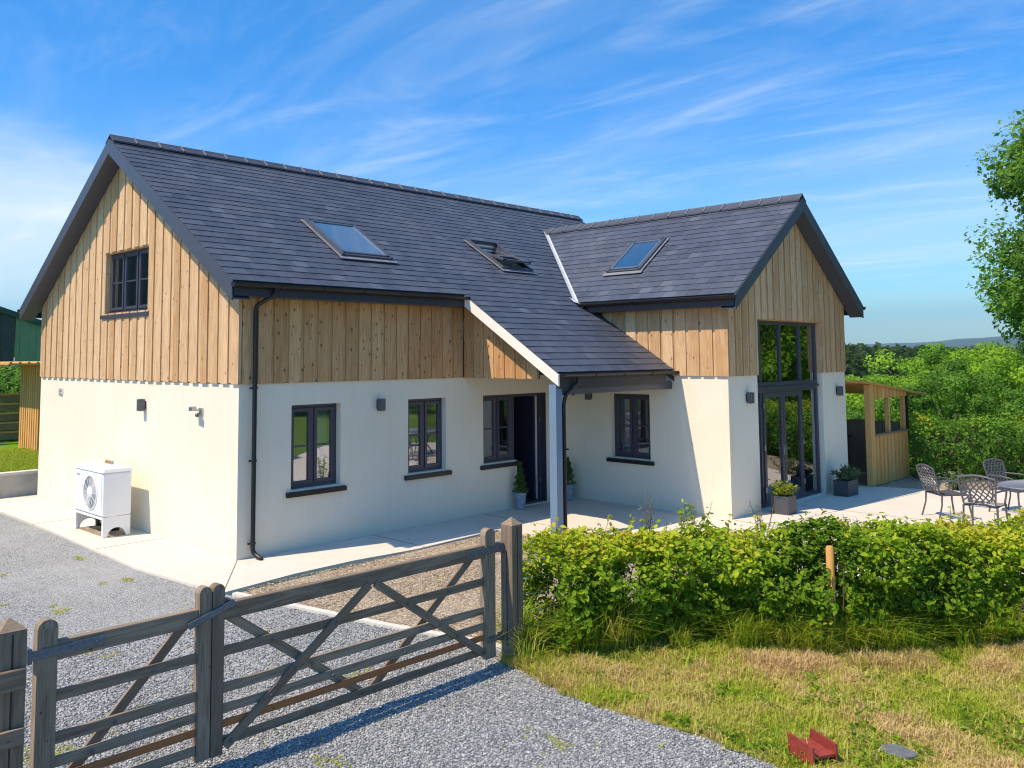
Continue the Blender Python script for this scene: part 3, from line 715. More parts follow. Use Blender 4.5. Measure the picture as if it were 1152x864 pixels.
# porch: post, beams, rafter feet
m = MB(); m.box(L1+.0, L1+.15, -PC+.03, -PC+.18, 0.002, 2.47); m.build('porch_post', 'post_blue', house, bevel=.004)
m = MB(); m.box(L1+.152, L2-.02, -PC+.045, -PC+.165, 2.30, 2.44, along=0)
for i in range(9):
    x = L1+.25+i*.40
    m.hexa([(x, -PC+.0, zmain(-PC)-.22), (x+.045, -PC+.0, zmain(-PC)-.22), (x+.045, -.1, zmain(-.1)-.22), (x, -.1, zmain(-.1)-.22), (x, -PC+.0, zmain(-PC)-.105), (x+.045, -PC+.0, zmain(-PC)-.105), (x+.045, -.1, zmain(-.1)-.105), (x, -.1, zmain(-.1)-.105)], .5, 1)
m.build('porch_beam', 'anthracite', house)
# ----- windows (built in a local frame: x along wall, -y outwards, z up)
def put(o, P0, rz): o.location = P0; o.rotation_euler = (0, 0, rz); return o
def casement(name, w, h, loc, rz, lights=2, sill=True, bars=True, depth=.12, sill_ext=.09, openl=None):
    fr = MB(); t = .055
    def B(k, x0, x1, z0, z1, y0, y1): k.box(x0, x1, y0, y1, z0, z1)
    B(fr, 0, w, 0, t, depth, depth+.07); B(fr, 0, w, h-t, h, depth, depth+.07)
    B(fr, 0, t, t, h-t, depth, depth+.07); B(fr, w-t, w, t, h-t, depth, depth+.07)
    lw = (w-2*t-(lights-1)*.05)/lights
    for i in range(1, lights): x = t+i*lw+(i-1)*.05; B(fr, x, x+.05, t, h-t, depth, depth+.07)
    B(fr, -.0, w, -.035, -.001, depth-.035, depth+.06)
    f = fr.build('window', 'frame_grey', house, loc=loc, rotz=rz, bevel=.004)
    for i in range(lights):
        x0 = t+i*(lw+.05); x1 = x0+lw; s = .058; sa = MB(); y0, y1 = depth-.018, depth+.04
        B(sa, x0+.004, x1-.004, t+.004, t+s, y0, y1); B(sa, x0+.004, x1-.004, h-t-s, h-t-.004, y0, y1)
        B(sa, x0+.004, x0+s, t+s, h-t-s, y0, y1); B(sa, x1-s, x1-.004, t+s, h-t-s, y0, y1)
        if bars: B(sa, x0+s, x1-s, h/2-.013, h/2+.013, y0+.006, y1-.006)
        sa.build('sash', 'frame_grey', f, loc=(0, 0, 0), bevel=.003)
        gl = MB(); B(gl, x0+s-.004, x1-s+.004, t+s-.004, h-t-s+.004, depth+.008, depth+.016); gl.build('pane', 'glass', f, loc=(0, 0, 0))
        if lights == 2 and h < 1.6:
            hd = MB(); hx = x1-s/2 if i == 0 else x0+s/2; B(hd, hx-.008, hx+.008, h*.38, h*.48, depth+.045, depth+.065); hd.build('handle', 'steel', f, loc=(0, 0, 0))
    if sill:
        sm = MB(); sm.hexa([(-sill_ext, -.06, -.10), (w+sill_ext, -.06, -.10), (w+sill_ext, -.002, -.10), (-sill_ext, -.002, -.10), (-sill_ext, -.06, -.03), (w+sill_ext, -.06, -.03), (w+sill_ext, -.002, -.022), (-sill_ext, -.002, -.022)], .5)
        sm.box(0.003, w-.003, -.001, depth+.02, -.099, -.036)
        sm.build('sill', 'black_plastic' if sill == 'dark' else 'frame_grey', f, loc=(0, 0, 0), bevel=.004)
    return f
casement('window', .93, 1.30, (.91, 0, .90), 0, sill='dark')
casement('window', .90, 1.28, (3.27, 0, .92), 0, sill='dark')
casement('window', .93, 1.28, (5.12, 0, .92), 0, sill='dark')
casement('window', .93, 1.26, (L2, -1.02, .92), math.radians(-90), sill='dark')
casement('window', 1.88, 1.15, (0, 4.98, 3.78), math.radians(-90), lights=3, sill='grey', depth=.10)
# ----- front door, standing open
dr = MB(); dr.box(6.052, 6.10, .12, .19, .02, 2.2); dr.box(6.87, 6.93, .12, .19, .02, 2.2); dr.box(6.10, 6.87, .12, .19, 2.14, 2.2); dr.box(6.10, 6.87, .05, .25, .02, .05)
dr.box(6.93-.012, 6.93, -.003, .115, .02, 2.2)
door = dr.build('front_door', 'frame_grey', house, bevel=.003)
m = MB(); m.box(6.80, 6.845, .22, 1.05, .06, 2.12); 
for k in range(7): m.box(6.790, 6.799, .30+k*.098, .30+k*.098+.088, .16, 1.0)
m.box(6.788, 6.80, .22, 1.05, 1.05, 1.14); m.build('door_leaf', 'door_navy', door)
m = MB(); m.box(6.847, 6.868, .195, .235, .06, 2.12); m.build('door_edge', 'white_paint', door)
for z in (.4, 1.6): m = MB(); m.box(6.852, 6.872, .115, .119, z, z+.1); m.build('hinge', 'steel', door)
# ----- two storey glazed screen in the wing gable
X0, X1, GY = 8.84, 11.68, -D+.10
g = MB(); fw = .07
def GB(k, x0, x1, z0, z1, y0=0, y1=.08): k.box(x0, x1, GY+y0, GY+y1, z0, z1)
GB(g, X0, X0+fw, .02, 3.60); GB(g, X1-fw, X1, .02, 3.60); GB(g, X0+fw, X1-fw, 3.53, 3.60); GB(g, X0+fw, X1-fw, .02, .09)
GB(g, X0+fw, X1-fw, 2.20, 2.40, -.025, .08)
for x in (9.12, 10.86): GB(g, x, x+.085, .09, 2.20); GB(g, x, x+.085, 2.40, 3.53)
GB(g, 9.985, 10.055, 2.40, 3.53)
GB(g, X0+.02, X1-.02, 2.27, 2.31, -.05, -.024)
gz_ = g.build('glazed_screen', 'frame_grey', house, bevel=.004)
for (a, b, z0, z1) in [(X0+fw, 9.12, 2.4, 3.53), (9.205, 9.985, 2.4, 3.53), (10.055, 10.86, 2.4, 3.53), (10.945, X1-fw, 2.4, 3.53), (X0+fw, 9.12, .09, 2.2), (10.945, X1-fw, .09, 2.2)]:
    m = MB(); GB(m, a-.005, b+.005, z0-.005, z1+.005, .03, .04); m.build('pane', 'glass', gz_)
for i, (a, b) in enumerate([(9.207, 10.03), (10.036, 10.858)]):
    m = MB(); s = .085; y0, y1 = -.022, .045
    GB(m, a, a+s, .095, 2.195, y0, y1); GB(m, b-s, b, .095, 2.195, y0, y1); GB(m, a+s, b-s, .095, .26, y0, y1); GB(m, a+s, b-s, 2.10, 2.195, y0, y1)
    m.build('french_door', 'frame_grey', gz_, bevel=.004)
    m = MB(); GB(m, a+s-.004, b-s+.004, .256, 2.104, .006, .016); m.build('pane', 'glass', gz_)
m = MB()
for x in (9.99, 10.075): GB(m, x-.012, x+.012, .95, 1.15, -.045, -.023); m.tube([(x, GY-.04, 1.08), (x, GY-.075, 1.08), (x+(.08 if x > 10.03 else -.08), GY-.075, 1.08)], .009, 6)
m.build('door_handle', 'steel', gz_)
m = MB()
for z in (.35, 1.15, 1.95):
    for x in (9.20, 10.865): m = MB(); GB(m, x-.022, x+.022, z-.05, z+.05, -.04, -.026); m.build('hinge', 'steel', gz_)
# ----- roof windows
def skylight(loc, ux, uy, uz, w, h, open_=0):
    ux, uy, uz = Vector(ux), Vector(uy), Vector(uz)
    R = Matrix((ux, uy, uz)).transposed().to_4x4()
    def mk(mb, nm, mt, par=None, bev=0, R2=None):
        o = mb.build(nm, mt, par if par else house, loc=(0, 0, 0), bevel=bev)
        if par is None: o.matrix_local = Matrix.Translation(Vector(loc)) @ R
        elif R2 is not None: o.matrix_local = R2
        return o
    fr = MB(); t = .06; H = .075
    fr.box(0, t, 0, h, .0, H); fr.box(w-t, w, 0, h, .0, H); fr.box(t, w-t, 0, t, .0, H*.8); fr.box(t, w-t, h-t, h, .0, H+.012)
    f = mk(fr, 'roof_window', 'anthracite', None, .004)
    fl = MB(); fl.box(-.045, -.002, -.02, h+.03, .018, .034); fl.box(w+.002, w+.045, -.02, h+.03, .018, .034); fl.box(-.06, w+.06, -.10, -.002, .020, .03)
    mk(fl, 'flashing', 'dull_lead', f)
    sash = MB(); s = .055; sash.box(t, t+s, t, h-t, .035, .078); sash.box(w-t-s, w-t, t, h-t, .035, .078); sash.box(t, w-t, t, t+s, .035, .078); sash.box(t, w-t, h-t-s, h-t, .035, .078)
    R2 = Matrix.Translation((0, h*.5, .05)) @ Matrix.Rotation(open_, 4, 'X') @ Matrix.Translation((0, -h*.5, -.05))
    mk(sash, 'sash', 'galv' if not open_ else 'anthracite', f, .003, R2)
    gp = MB(); gp.box(t+s-.004, w-t-s+.004, t+s-.004, h-t-s+.004, .055, .063); mk(gp, 'pane', 'glass_roof', f, 0, R2)
    sh = MB(); sh.box(.032, .05, .032, h-.032, -.45, -.001); sh.box(w-.05, w-.032, .032, h-.032, -.45, -.001); sh.box(.051, w-.051, .032, .05, -.45, -.001); sh.box(.051, w-.051, h-.05, h-.032, -.45, -.001); mk(sh, 'light_shaft', 'white_paint', f)
    return f
def on_main(x, y): return (x, y, zmain(y)+.018*1)
skylight(on_main(2.24, .57), (1, 0, 0), Vm, Nm, 1.14, 1.40)
skylight(on_main(6.36, .66), (1, 0, 0), Vm, Nm, .94, 1.28, math.radians(-13))
xw = 8.32; skylight((xw, -.56, zwing(xw)+.018), (0, -1, 0), (cw, 0, T2*cw), (-T2*cw, 0, cw), .86, 1.26)
# ----- interior surfaces seen through the glass
it = MB()
it.box(.31, LE-.31, .31, W-.31, -.03, .02); it.box(L2+.31, LE-.31, -D+.31, .30, -.03, .0195)
it.box(.31, L2-.05, .31, W-.31, 2.46, 2.54); it.box(L2-.04, LE-.31, 1.6, W-.31, 2.46, 2.54)
it.box(2.5, 2.6, .31, 4.5, .021, 2.459); it.box(.32, 6.9, 4.5, 4.6, .021, 2.459); it.box(4.75, 4.85, .31, 4.49, .021, 2.459)
it.box(L2+.31, LE-.32, 3.5, 3.6, .02, 2.459)
it.box(.32, 4.6, .30, .34, 2.56, 3.9); it.box(.3, 5.6, 5.4, 5.5, 2.56, 5.4);
it.build('interior_wall', 'inner_wall', house)
m = MB(); m.box(L2+.35, LE-.33, -.2, .6, .03, .9); m.box(.6, 2.3, 1.6, 2.3, .03, .75); m.box(3.0, 4.5, 1.5, 2.2, .03, .75)
each(m, 'interior_furniture', 'inner_dark', house)

def wavy(p0, p1, z0, z1, name, matn, label, amp=.035, waves=7):
    mb = MB(); p0, p1 = Vector(p0), Vector(p1); d = p1-p0; nrm = Vector((-d.y, d.x, 0)).normalized(); N = waves*8; pts = []
    for i in range(N+1): f = i/N; pts.append(p0+d*f+nrm*amp*math.sin(f*waves*2*math.pi+1.3*math.sin(f*9)))
    for a, b in zip(pts, pts[1:]):
        c = nrm*.006
        mb.hexa([(*a.xy, z0), (*b.xy, z0), (*(b+c).xy, z0), (*(a+c).xy, z0), (*a.xy, z1), (*b.xy, z1), (*(b+c).xy, z1), (*(a+c).xy, z1)], .5)
    me = mb.build(name, matn, smooth=False); return tag(me, label, 'curtain', 'curtains hanging inside the windows')
wavy((1.42, .33, 0), (1.82, .33, 0), .5, 2.3, 'curtain', 'curtain', 'pale curtain in the right light of the front window nearest the downpipe', waves=4)
wavy((3.75, .33, 0), (4.15, .33, 0), .5, 2.3, 'curtain', 'curtain', 'pale curtain inside the middle front window', waves=4)
wavy((5.02, .33, 0), (5.30, .33, 0), .5, 2.3, 'curtain', 'curtain', 'pale curtain at the left edge of the window beside the open front door', waves=3)
wavy((L2+.33, -1.03, 0), (L2+.33, -1.45, 0), .5, 2.3, 'curtain', 'curtain', 'pale blue curtain inside the porch side window', waves=4)
wavy((10.95, -D+.30, 0), (11.45, -D+.30, 0), .05, 2.7, 'curtain', 'curtain_teal', 'pale teal patterned curtain behind the right side light of the tall glazing', waves=5)
wavy((.30, 3.98, 0), (.30, 3.45, 0), 3.6, 5.0, 'curtain', 'curtain', 'white curtain inside the upstairs gable window', waves=4)

# ------------------------------------------------------------------ fittings on the walls
def wall_light(loc, rz, label):
    t = thing('wall_light', label, 'wall light', loc, rz, 'up and down wall lights on the render')
    m = MB(); m.box(-.05, .05, -.018, -.001, -.07, .07); m.build('back_plate', 'black_plastic', t, loc=(0, 0, 0), bevel=.003)
    m = MB(); m.box(-.052, .052, -.125, -.020, -.10, .10); m.build('lamp_body', 'cast_metal', t, loc=(0, 0, 0), bevel=.006)
    m = MB(); m.lathe([(.036, 0), (.036, .006)], (0, -.072, .1005)); m.lathe([(.036, 0), (.036, -.006)], (0, -.072, -.1005)); m.build('lens', 'steel', t, loc=(0, 0, 0))
wall_light((0, 3.16, 2.14), math.radians(-90), 'box wall light on the sunlit gable wall above the heat pump')
wall_light((2.62, 0, 2.14), 0, 'box wall light between the first two front windows')
wall_light((L2, -.51, 2.14), math.radians(-90), 'box wall light under the porch roof beside the porch side window')
wall_light((8.42, -D, 2.14), 0, 'box wall light left of the tall glazing')
wall_light((12.42, -D, 2.14), 0, 'box wall light right of the tall glazing')
t = thing('security_light', 'small grey sensor security light with two angled heads on the gable wall', 'security light', (0, 1.12, 2.12), math.radians(-90))
m = MB(); m.box(-.05, .05, -.03, -.001, -.06, .04); m.build('base_plate', 'steel', t, loc=(0, 0, 0), bevel=.004)
m = MB(); m.tube([(0, -.03, 0), (0, -.10, .02)], .014, 8); m.hexa([(-.13, -.16, .0), (.0, -.17, .0), (.0, -.09, .0), (-.13, -.08, .0), (-.13, -.15, .06), (.0, -.16, .06), (.0, -.09, .07), (-.13, -.08, .07)]); m.build('lamp_head', 'steel', t, loc=(0, 0, 0), bevel=.005)
m = MB(); m.lathe([(.0, -.10), (.03, -.085), (.035, -.05), (.02, -.03)], (.03, -.09, .0)); m.build('sensor', 'cast_metal', t, loc=(0, 0, 0), smooth=True)
t = thing('security_camera', 'small black dome camera under the porch roof near the inner corner', 'camera', (L2, .0-.08, 2.20), math.radians(-90))
m = MB(); m.box(-.035, .035, -.02, -.001, -.035, .035); m.tube([(0, -.02, 0), (0, -.08, 0)], .014, 8); m.build('bracket', 'black_plastic', t, loc=(0, 0, 0))
m = MB(); m.tube([(-.05, -.07, -.03), (.07, -.11, -.055)], .036, 12); m.build('camera_body', 'black_plastic', t, loc=(0, 0, 0), smooth=True)
t = thing('wall_vent', 'small white louvred vent high on the left of the gable wall', 'vent', (0, 7.08, 2.27), math.radians(-90))
m = MB(); m.box(-.10, .10, -.02, -.001, -.07, .07); m.build('vent_frame', 'white_paint', t, loc=(0, 0, 0), bevel=.003)
m = MB(); [m.box(-.085, .085, -.028, -.0205, -.055+k*.028, -.045+k*.028) for k in range(5)]; m.build('louvre', 'steel', t, loc=(0, 0, 0))

# ------------------------------------------------------------------ heat pump
hp = thing('heat_pump', 'white air source heat pump on a stand against the gable wall', 'heat pump', (-.5, 3.62, 0))
x0, x1, y0, y1 = -.74, -.26, 3.0, 4.22
m = MB(); m.box(x0, x1, y0, y1, .335, 1.05); m.build('casing', 'pump_white', hp, bevel=.03)
m = MB(); m.hexa([(x0-.02, y0-.015, 1.051), (x1+.01, y0-.015, 1.051), (x1+.01, y1+.015, 1.051), (x0-.02, y1+.015, 1.051), (x0+.02, y0+.01, 1.12), (x1-.01, y0+.01, 1.12), (x1-.01, y1-.01, 1.12), (x0+.02, y1-.01, 1.12)]); m.build('lid', 'pump_white', hp, bevel=.012)
m = MB(); m.box(x0-.008, x0-.001, y0+.055, 3.865, .36, 1.035); m.box(x0-.008, x0-.001, 3.875, y1-.02, .36, 1.035); m.build('front_panel', 'pump_white', hp, bevel=.003)
cy, cz, R = 3.50, .70, .275
m = MB(); m.lathe([(R, -.0), (R, -.004), (R*.96, -.006)], (x0-.010, cy, cz), 40, 'x'); m.build('fan_recess', 'cast_metal', hp)
m = MB()
for rr in np.linspace(.10, R, 10):
    pts = [(x0-.022, cy+rr*math.cos(a), cz+rr*math.sin(a)) for a in np.linspace(0, 2*math.pi, 37)]; m.tube(pts, .0028, 4, cap=False)
for a in np.linspace(0, 2*math.pi, 13)[:-1]: m.tube([(x0-.024, cy+.1*math.cos(a), cz+.1*math.sin(a)), (x0-.024, cy+R*math.cos(a), cz+R*math.sin(a))], .0035, 4)
m.lathe([(R+.015, 0), (R+.015, -.012), (R-.005, -.016), (R-.005, 0)], (x0-.009, cy, cz), 40, 'x'); m.build('fan_grille', 'pump_white', hp, smooth=True)
m = MB(); m.lathe([(.0, -.03), (.08, -.028), (.10, -.012), (.10, 0)], (x0-.012, cy, cz), 28, 'x'); m.build('fan_hub', 'pump_white', hp, smooth=True)
m = MB()
for k in range(5):
    a = k*2*math.pi/5
    m.face([(x0-.018, cy+.09*math.cos(a), cz+.09*math.sin(a)), (x0-.018, cy+.25*math.cos(a-.15), cz+.25*math.sin(a-.15)), (x0-.018, cy+.26*math.cos(a+.35), cz+.26*math.sin(a+.35)), (x0-.016, cy+.09*math.cos(a+.7), cz+.09*math.sin(a+.7))])
m.build('fan_blades', 'pump_grey', hp)
m = MB(); m.box(x0-.0105, x0-.0085, 3.98, 4.12, .945, .965); m.build('badge', 'pump_grey', hp)
m = MB()
def arch(mb, P, u0, u1, zt, r0):          # side panel with an arch cut from its foot
    c = (u0+u1)/2; n = 10; pts = [(c-r0*math.cos(math.pi*i/n), .0+r0*.95*math.sin(math.pi*i/n)) for i in range(n+1)]
    prev = (u0, 0.0)
    seq = [(u0, 0)]+pts+[(u1, 0)]
    for (a, za), (b, zb) in zip(seq, seq[1:]):
        if b-a < 1e-5: continue
        mb.hexa([P(a, 0, za), P(b, 0, zb), P(b, 1, zb), P(a, 1, za), P(a, 0, zt), P(b, 0, zt), P(b, 1, zt), P(a, 1, zt)], .5)
arch(m, lambda u, k, z: (u, y0+.01+k*.02, .004+z), x0+.015, x1-.01, .328, .155)
arch(m, lambda u, k, z: (u, y1-.03+k*.02, .004+z), x0+.015, x1-.01, .328, .155)
m.box(x0+.01, x0+.035, y0+.032, y1-.032, .29, .332); m.box(x0+.012, x0+.05, y0+.031, y0+.06, .004, .29); m.box(x0+.012, x0+.05, y1-.06, y1-.031, .004, .29)
m.build('stand', 'pump_white', hp)
m = MB(); m.tube([(-.45, 3.55, .33), (-.45, 3.55, .12), (-.45, 3.45, .06), (-.28, 3.45, .05)], .045, 10); m.tube([(-.5, 3.8, .33), (-.5, 3.8, .1), (-.3, 3.85, .05)], .04, 10); m.tube([(-.6, 3.2, .02), (-.3, 3.8, .03)], .02, 8)
m.build('pipe', 'black_bin', hp, smooth=True, label='black lagged pipes under the casing')
m = MB(); m.box(x0+.06, x1-.03, y0+.06, y1-.06, .003, .018); m.build('drip_gravel', 'gravel_tan', hp)
for k, (yy, mt, lb) in enumerate([(3.83, 'brass', 'small brass tap fitting on the heat pump lid, left of three'), (3.72, 'brass', 'small brass tap fitting on the heat pump lid, middle of three'), (3.60, 'steel', 'small dark grey cap on the heat pump lid, right of three')]):
    m = MB(); m.lathe([(.0, 0), (.032, 0), (.036, .02), (.028, .045), (.02, .05), (.02, .06), (.0, .064)], (-.36, yy, 1.121), 14)
    tag(m.build('tap_fitting' if k < 2 else 'metal_cap', mt, smooth=True), lb, 'fitting')

# ------------------------------------------------------------------ pots
def conifer(x, y, label):
    t = thing('potted_conifer', label, 'potted plant', (x, y, 0), 0, 'conifers in blue pots by the front door')
    m = MB(); m.lathe([(.0, 0), (.085, .0), (.115, .30), (.125, .30), (.125, .325), (.108, .325), (.10, .30), (.0, .298)], (x, y, .004), 22); m.build('pot', 'pot_blue', t, smooth=True)
    m = MB(); m.tube([(x, y, .29), (x, y, .8)], [.012, .005], 6); m.build('stem', 'twig', t)
    n = 2600; h = RNG.uniform(0, 1, n)**.85; r = .145*(1-h)**.75*(.35+.65*np.sqrt(RNG.uniform(0, 1, n)))*(1+.25*np.sin(h*26)); a = RNG.uniform(0, 2*np.pi, n)
    P = np.stack([x+r*np.cos(a), y+r*np.sin(a), .32+h*.55], 1); o = np.stack([np.cos(a), np.sin(a), .6+0*a], 1)*1.0
    leaves('foliage', P, .035, 'leaf_conifer', t, 0, o, aspect=.45, off=(x, y, 0), curved=False)
conifer(5.95, -.17, 'small conifer in a round blue grey pot left of the open front door')
conifer(7.42, -.16, 'small conifer in a round blue grey pot in the porch corner behind the blue post')
def planter(x, y, w, d, h, leafm, label, leafsz=.06, n=900, sp=.30, hh=.26):
    t = thing('planter', label, 'planter', (x, y, 0), 0, 'planters flanking the tall glazing')
    m = MB(); th = .02
    m.box(x-w/2, x+w/2, y-d/2, y-d/2+th, .004, h); m.box(x-w/2, x+w/2, y+d/2-th, y+d/2, .004, h); m.box(x-w/2, x-w/2+th, y-d/2+th, y+d/2-th, .004, h); m.box(x+w/2-th, x+w/2, y-d/2+th, y+d/2-th, .004, h)
    m.build('planter_box', 'planter_grey', t, bevel=.004)
    m = MB(); m.box(x-w/2+th, x+w/2-th, y-d/2+th, y+d/2-th, .01, h-.04); m.build('soil', 'soil', t)
    C = []; st = MB()
    for k in range(22):
        a = RNG.uniform(0, 2*math.pi); r = RNG.uniform(.1, 1)*sp; tip = Vector((x+r*math.cos(a), y+r*math.sin(a)*.8, h+hh*RNG.uniform(.5, 1.05)*(1.1-.5*r/sp)))
        st.tube([(x+.2*r*math.cos(a), y+.2*r*math.sin(a), h-.05), tip], [.006, .003], 4)
        for q in range(n//22): f = RNG.uniform(.35, 1.05); C.append(Vector((x, y, h-.05)).lerp(tip, f)+Vector(RNG.normal(0, .035, 3)))
    st.build('stem', 'twig', t); leaves('foliage', np.array(C), leafsz, leafm, t, .4, aspect=.5, off=(x, y, 0))
planter(8.98, -4.02, .34, .34, .33, 'leaf_yellow', 'square dark grey planter with a yellow green shrub left of the glazed doors', .055)
planter(11.85, -4.0, .50, .32, .32, 'leaf_grey', 'rectangular dark grey planter with a grey green shrub right of the glazed doors', .06, 1100, .36)

# ------------------------------------------------------------------ GATE
GYp = -5.62
def gate_post(x, y, s, h, label, tilt=0):
    t = thing('gate_post', label, 'gate post', (x, y, 0), 0, 'heavy timber gate posts')
    m = MB(); a = s/2; tz = h-.07; r = random.random(); n = 5
    for i in range(n):     # two weathered halves split by a long check
        pass
    m.hexa([(x-a, y-a, -.1), (x+a, y-a, -.1), (x+a, y+a, -.1), (x-a, y+a, -.1), (x-a+tilt, y-a, tz), (x+a+tilt, y-a, tz), (x+a+tilt, y+a, tz), (x-a+tilt, y+a, tz)], .55)
    b = [(x-a+tilt, y-a, tz+.0005), (x+a+tilt, y-a, tz+.0005), (x+a+tilt, y+a, tz+.0005), (x-a+tilt, y+a, tz+.0005)]; ap = (x+tilt, y, h)
    for i in range(4): m.face([b[i], b[(i+1) % 4], ap], .9, [(0, 0), (.2, 0), (.1, .1)])
    m.build('post', 'post_timber', t, bevel=.008)
    m = MB(); m.box(x-.006+tilt*.6, x+.004+tilt*.6, y-a-.0015, y-a+.01, .35, tz-.02); m.box(x-a-.0015, x-a+.01, y-.01, y-.002, .15, tz-.25); m.build('crack', 'black_bin', t)
    return t
gate_post(-.235, -5.69, .155, 1.36, 'square weathered gate post with a pyramid top beside the hedge')
gate_post(-4.80, -5.72, .165, 1.36, 'square weathered gate post with a pyramid top at the left edge of the photo')
def stile(mb, x0, x1, z0, z1, y=GYp, th=.075):
    w = x1-x0; r = random.random()
    mb.box(x0, x1, y-th/2, y+th/2, z0, z1-w*.45, r)
    # rounded head
    n = 6; c = (x0+x1)/2; zc = z1-w*.45
    pts = [(x0, zc)]+[(c-w/2*math.cos(math.pi*i/n), zc+w*.45*math.sin(math.pi*i/n)) for i in range(1, n)]+[(x1, zc)]
    for (a, za), (b, zb) in zip(pts, pts[1:]): mb.hexa([(a, y-th/2, zc), (b, y-th/2, zc), (b, y+th/2, zc), (a, y+th/2, zc), (a, y-th/2, za+1e-4), (b, y-th/2, zb+1e-4), (b, y+th/2, zb+1e-4), (a, y+th/2, za+1e-4)], r)
def bar(mb, xa, xb, za, zb, th=.026, y=GYp): mb.beam((xa, y, za), (xb, y, zb), th, 1, (0, 0, 1)) if False else mb.hexa([(xa, y-th/2, za[0]), (xb, y-th/2, zb[0]), (xb, y+th/2, zb[0]), (xa, y+th/2, za[0]), (xa, y-th/2, za[1]), (xb, y-th/2, zb[1]), (xb, y+th/2, zb[1]), (xa, y+th/2, za[1])], None, 0)
def gate(name, label, xs, xe, hinge_left, braces, group):
    t = thing(name, label, 'gate', ((xs+xe)/2, GYp, 0), 0, group)
    m = MB(); stile(m, xs, xs+.125 if xs < -4 else xs+.095, .06, 1.28); m.build('stile', 'grey_timber', t, bevel=.006)
    m = MB(); stile(m, xe-(.135 if xe > -1 else .095), xe, .06, 1.28); m.build('stile', 'grey_timber', t, bevel=.006)
    a, b = xs+(.125 if xs < -4 else .095), xe-(.135 if xe > -1 else .095)
    m = MB(); bar(m, a, b, (1.01, 1.13), (1.01, 1.13), .06); m.build('top_bar', 'grey_timber', t, bevel=.006)
    for z0, z1, mt in ((.745, .815, 'grey_timber'), (.48, .55, 'grey_timber'), (.335, .40, 'grey_timber'), (.235, .285, 'red_timber'), (.105, .17, 'grey_timber')):
        m = MB(); bar(m, a, b, (z0, z1), (z0, z1)); m.build('bar', mt, t, bevel=.003, label='newer reddish brown bar' if mt == 'red_timber' else None)
    for (xa, za, xb, zb, sd) in braces:
        m = MB(); y = GYp+sd*.03; m.beam((xa, y, za), (xb, y, zb), .024, .075, (0, -1, 0)) if False else None
        d = Vector((xb-xa, 0, zb-za)).normalized(); nn = Vector((-d.z, 0, d.x))*.036; th = .011
        P0, P1 = Vector((xa, y, za)), Vector((xb, y, zb)); o = Vector((0, th, 0))
        m.hexa([P0-nn-o, P1-nn-o, P1-nn+o, P0-nn+o, P0+nn-o, P1+nn-o, P1+nn+o, P0+nn+o], None, 0)
        m.build('brace', 'grey_timber', t, bevel=.003)
    for (xa, za, xb, zb, sd) in braces:
        for z in (.78, .515, .37, .14):
            if min(za, zb) < z < max(za, zb):
                x = xa+(xb-xa)*(z-za)/(zb-za); bm_ = MB(); bm_.lathe([(0, -.053), (.013, -.049), (.016, -.042)], (x, GYp, z), 8, 'y'); bm_.build('bolt', 'cast_metal', t)
    return t
g1 = gate('field_gate', 'short weathered timber gate leaf hung on the left post', -4.61, -3.415, True, [(-3.60, 1.02, -4.42, .20, 1)], 'pair of weathered timber gate leaves')
g2 = gate('field_gate', 'long weathered timber gate leaf with crossed braces hung on the hedge side post', -3.405, -.435, False, [(-1.96, 1.02, -3.29, .11, -1), (-1.90, 1.02, -.60, .13, -1), (-.70, 1.02, -1.90, .13, 1), (-3.24, 1.02, -2.00, .13, 1)], 'pair of weathered timber gate leaves')
m = MB(); m.box(-4.655, -4.19, GYp-.0455, GYp-.0385, 1.045, 1.105); m.box(-4.67, -4.645, GYp-.06, GYp+.04, 1.03, 1.12); [m.lathe([(0, -.054), (.012, -.05), (.014, -.046)], (x, GYp, 1.075), 8, 'y') for x in (-4.55, -4.4, -4.24)]; m.build('hinge_strap', 'galv', g1, bevel=.002)
m = MB(); m.box(-.82, -.36, GYp-.0455, GYp-.0385, 1.04, 1.11); m.box(-.37, -.325, GYp-.05, GYp+.03, 1.03, 1.12); [m.lathe([(0, -.054), (.012, -.05), (.014, -.046)], (x, GYp, 1.075), 8, 'y') for x in (-.76, -.62, -.48)]; m.build('hinge_strap', 'galv', g2, bevel=.002)
m = MB(); m.box(-.555, -.38, GYp-.0455, GYp-.0385, .21, .26); m.box(-.385, -.33, GYp-.05, GYp-.01, .2, .27); m.build('lower_hinge', 'galv', g2, bevel=.002)
m = MB(); P0, P1 = Vector((-3.60, GYp-.055, 1.03)), Vector((-3.24, GYp-.055, 1.135)); m.beam(P0, P1, .012, .045, (0, 0, 1)); m.box(-3.28, -3.25, GYp-.06, GYp+.045, 1.10, 1.155); m.build('latch', 'galv', g2, bevel=.002)
# rails going off to the left of the left post
t = thing('rail_fence', 'weathered timber rail fence running off the left gate post', 'fence', (-5.9, -5.78, 0))
for z0, z1 in ((.95, 1.07), (.62, .72), (.3, .4)):
    m = MB(); m.box(-7.4, -4.73, -5.845, -5.812, z0, z1, along=0); m.build('rail', 'grey_timber', t, bevel=.004)
m = MB(); m.box(-7.0, -6.87, -5.81, -5.69, -.1, 1.15); m.build('fence_post', 'post_timber', t, bevel=.006)

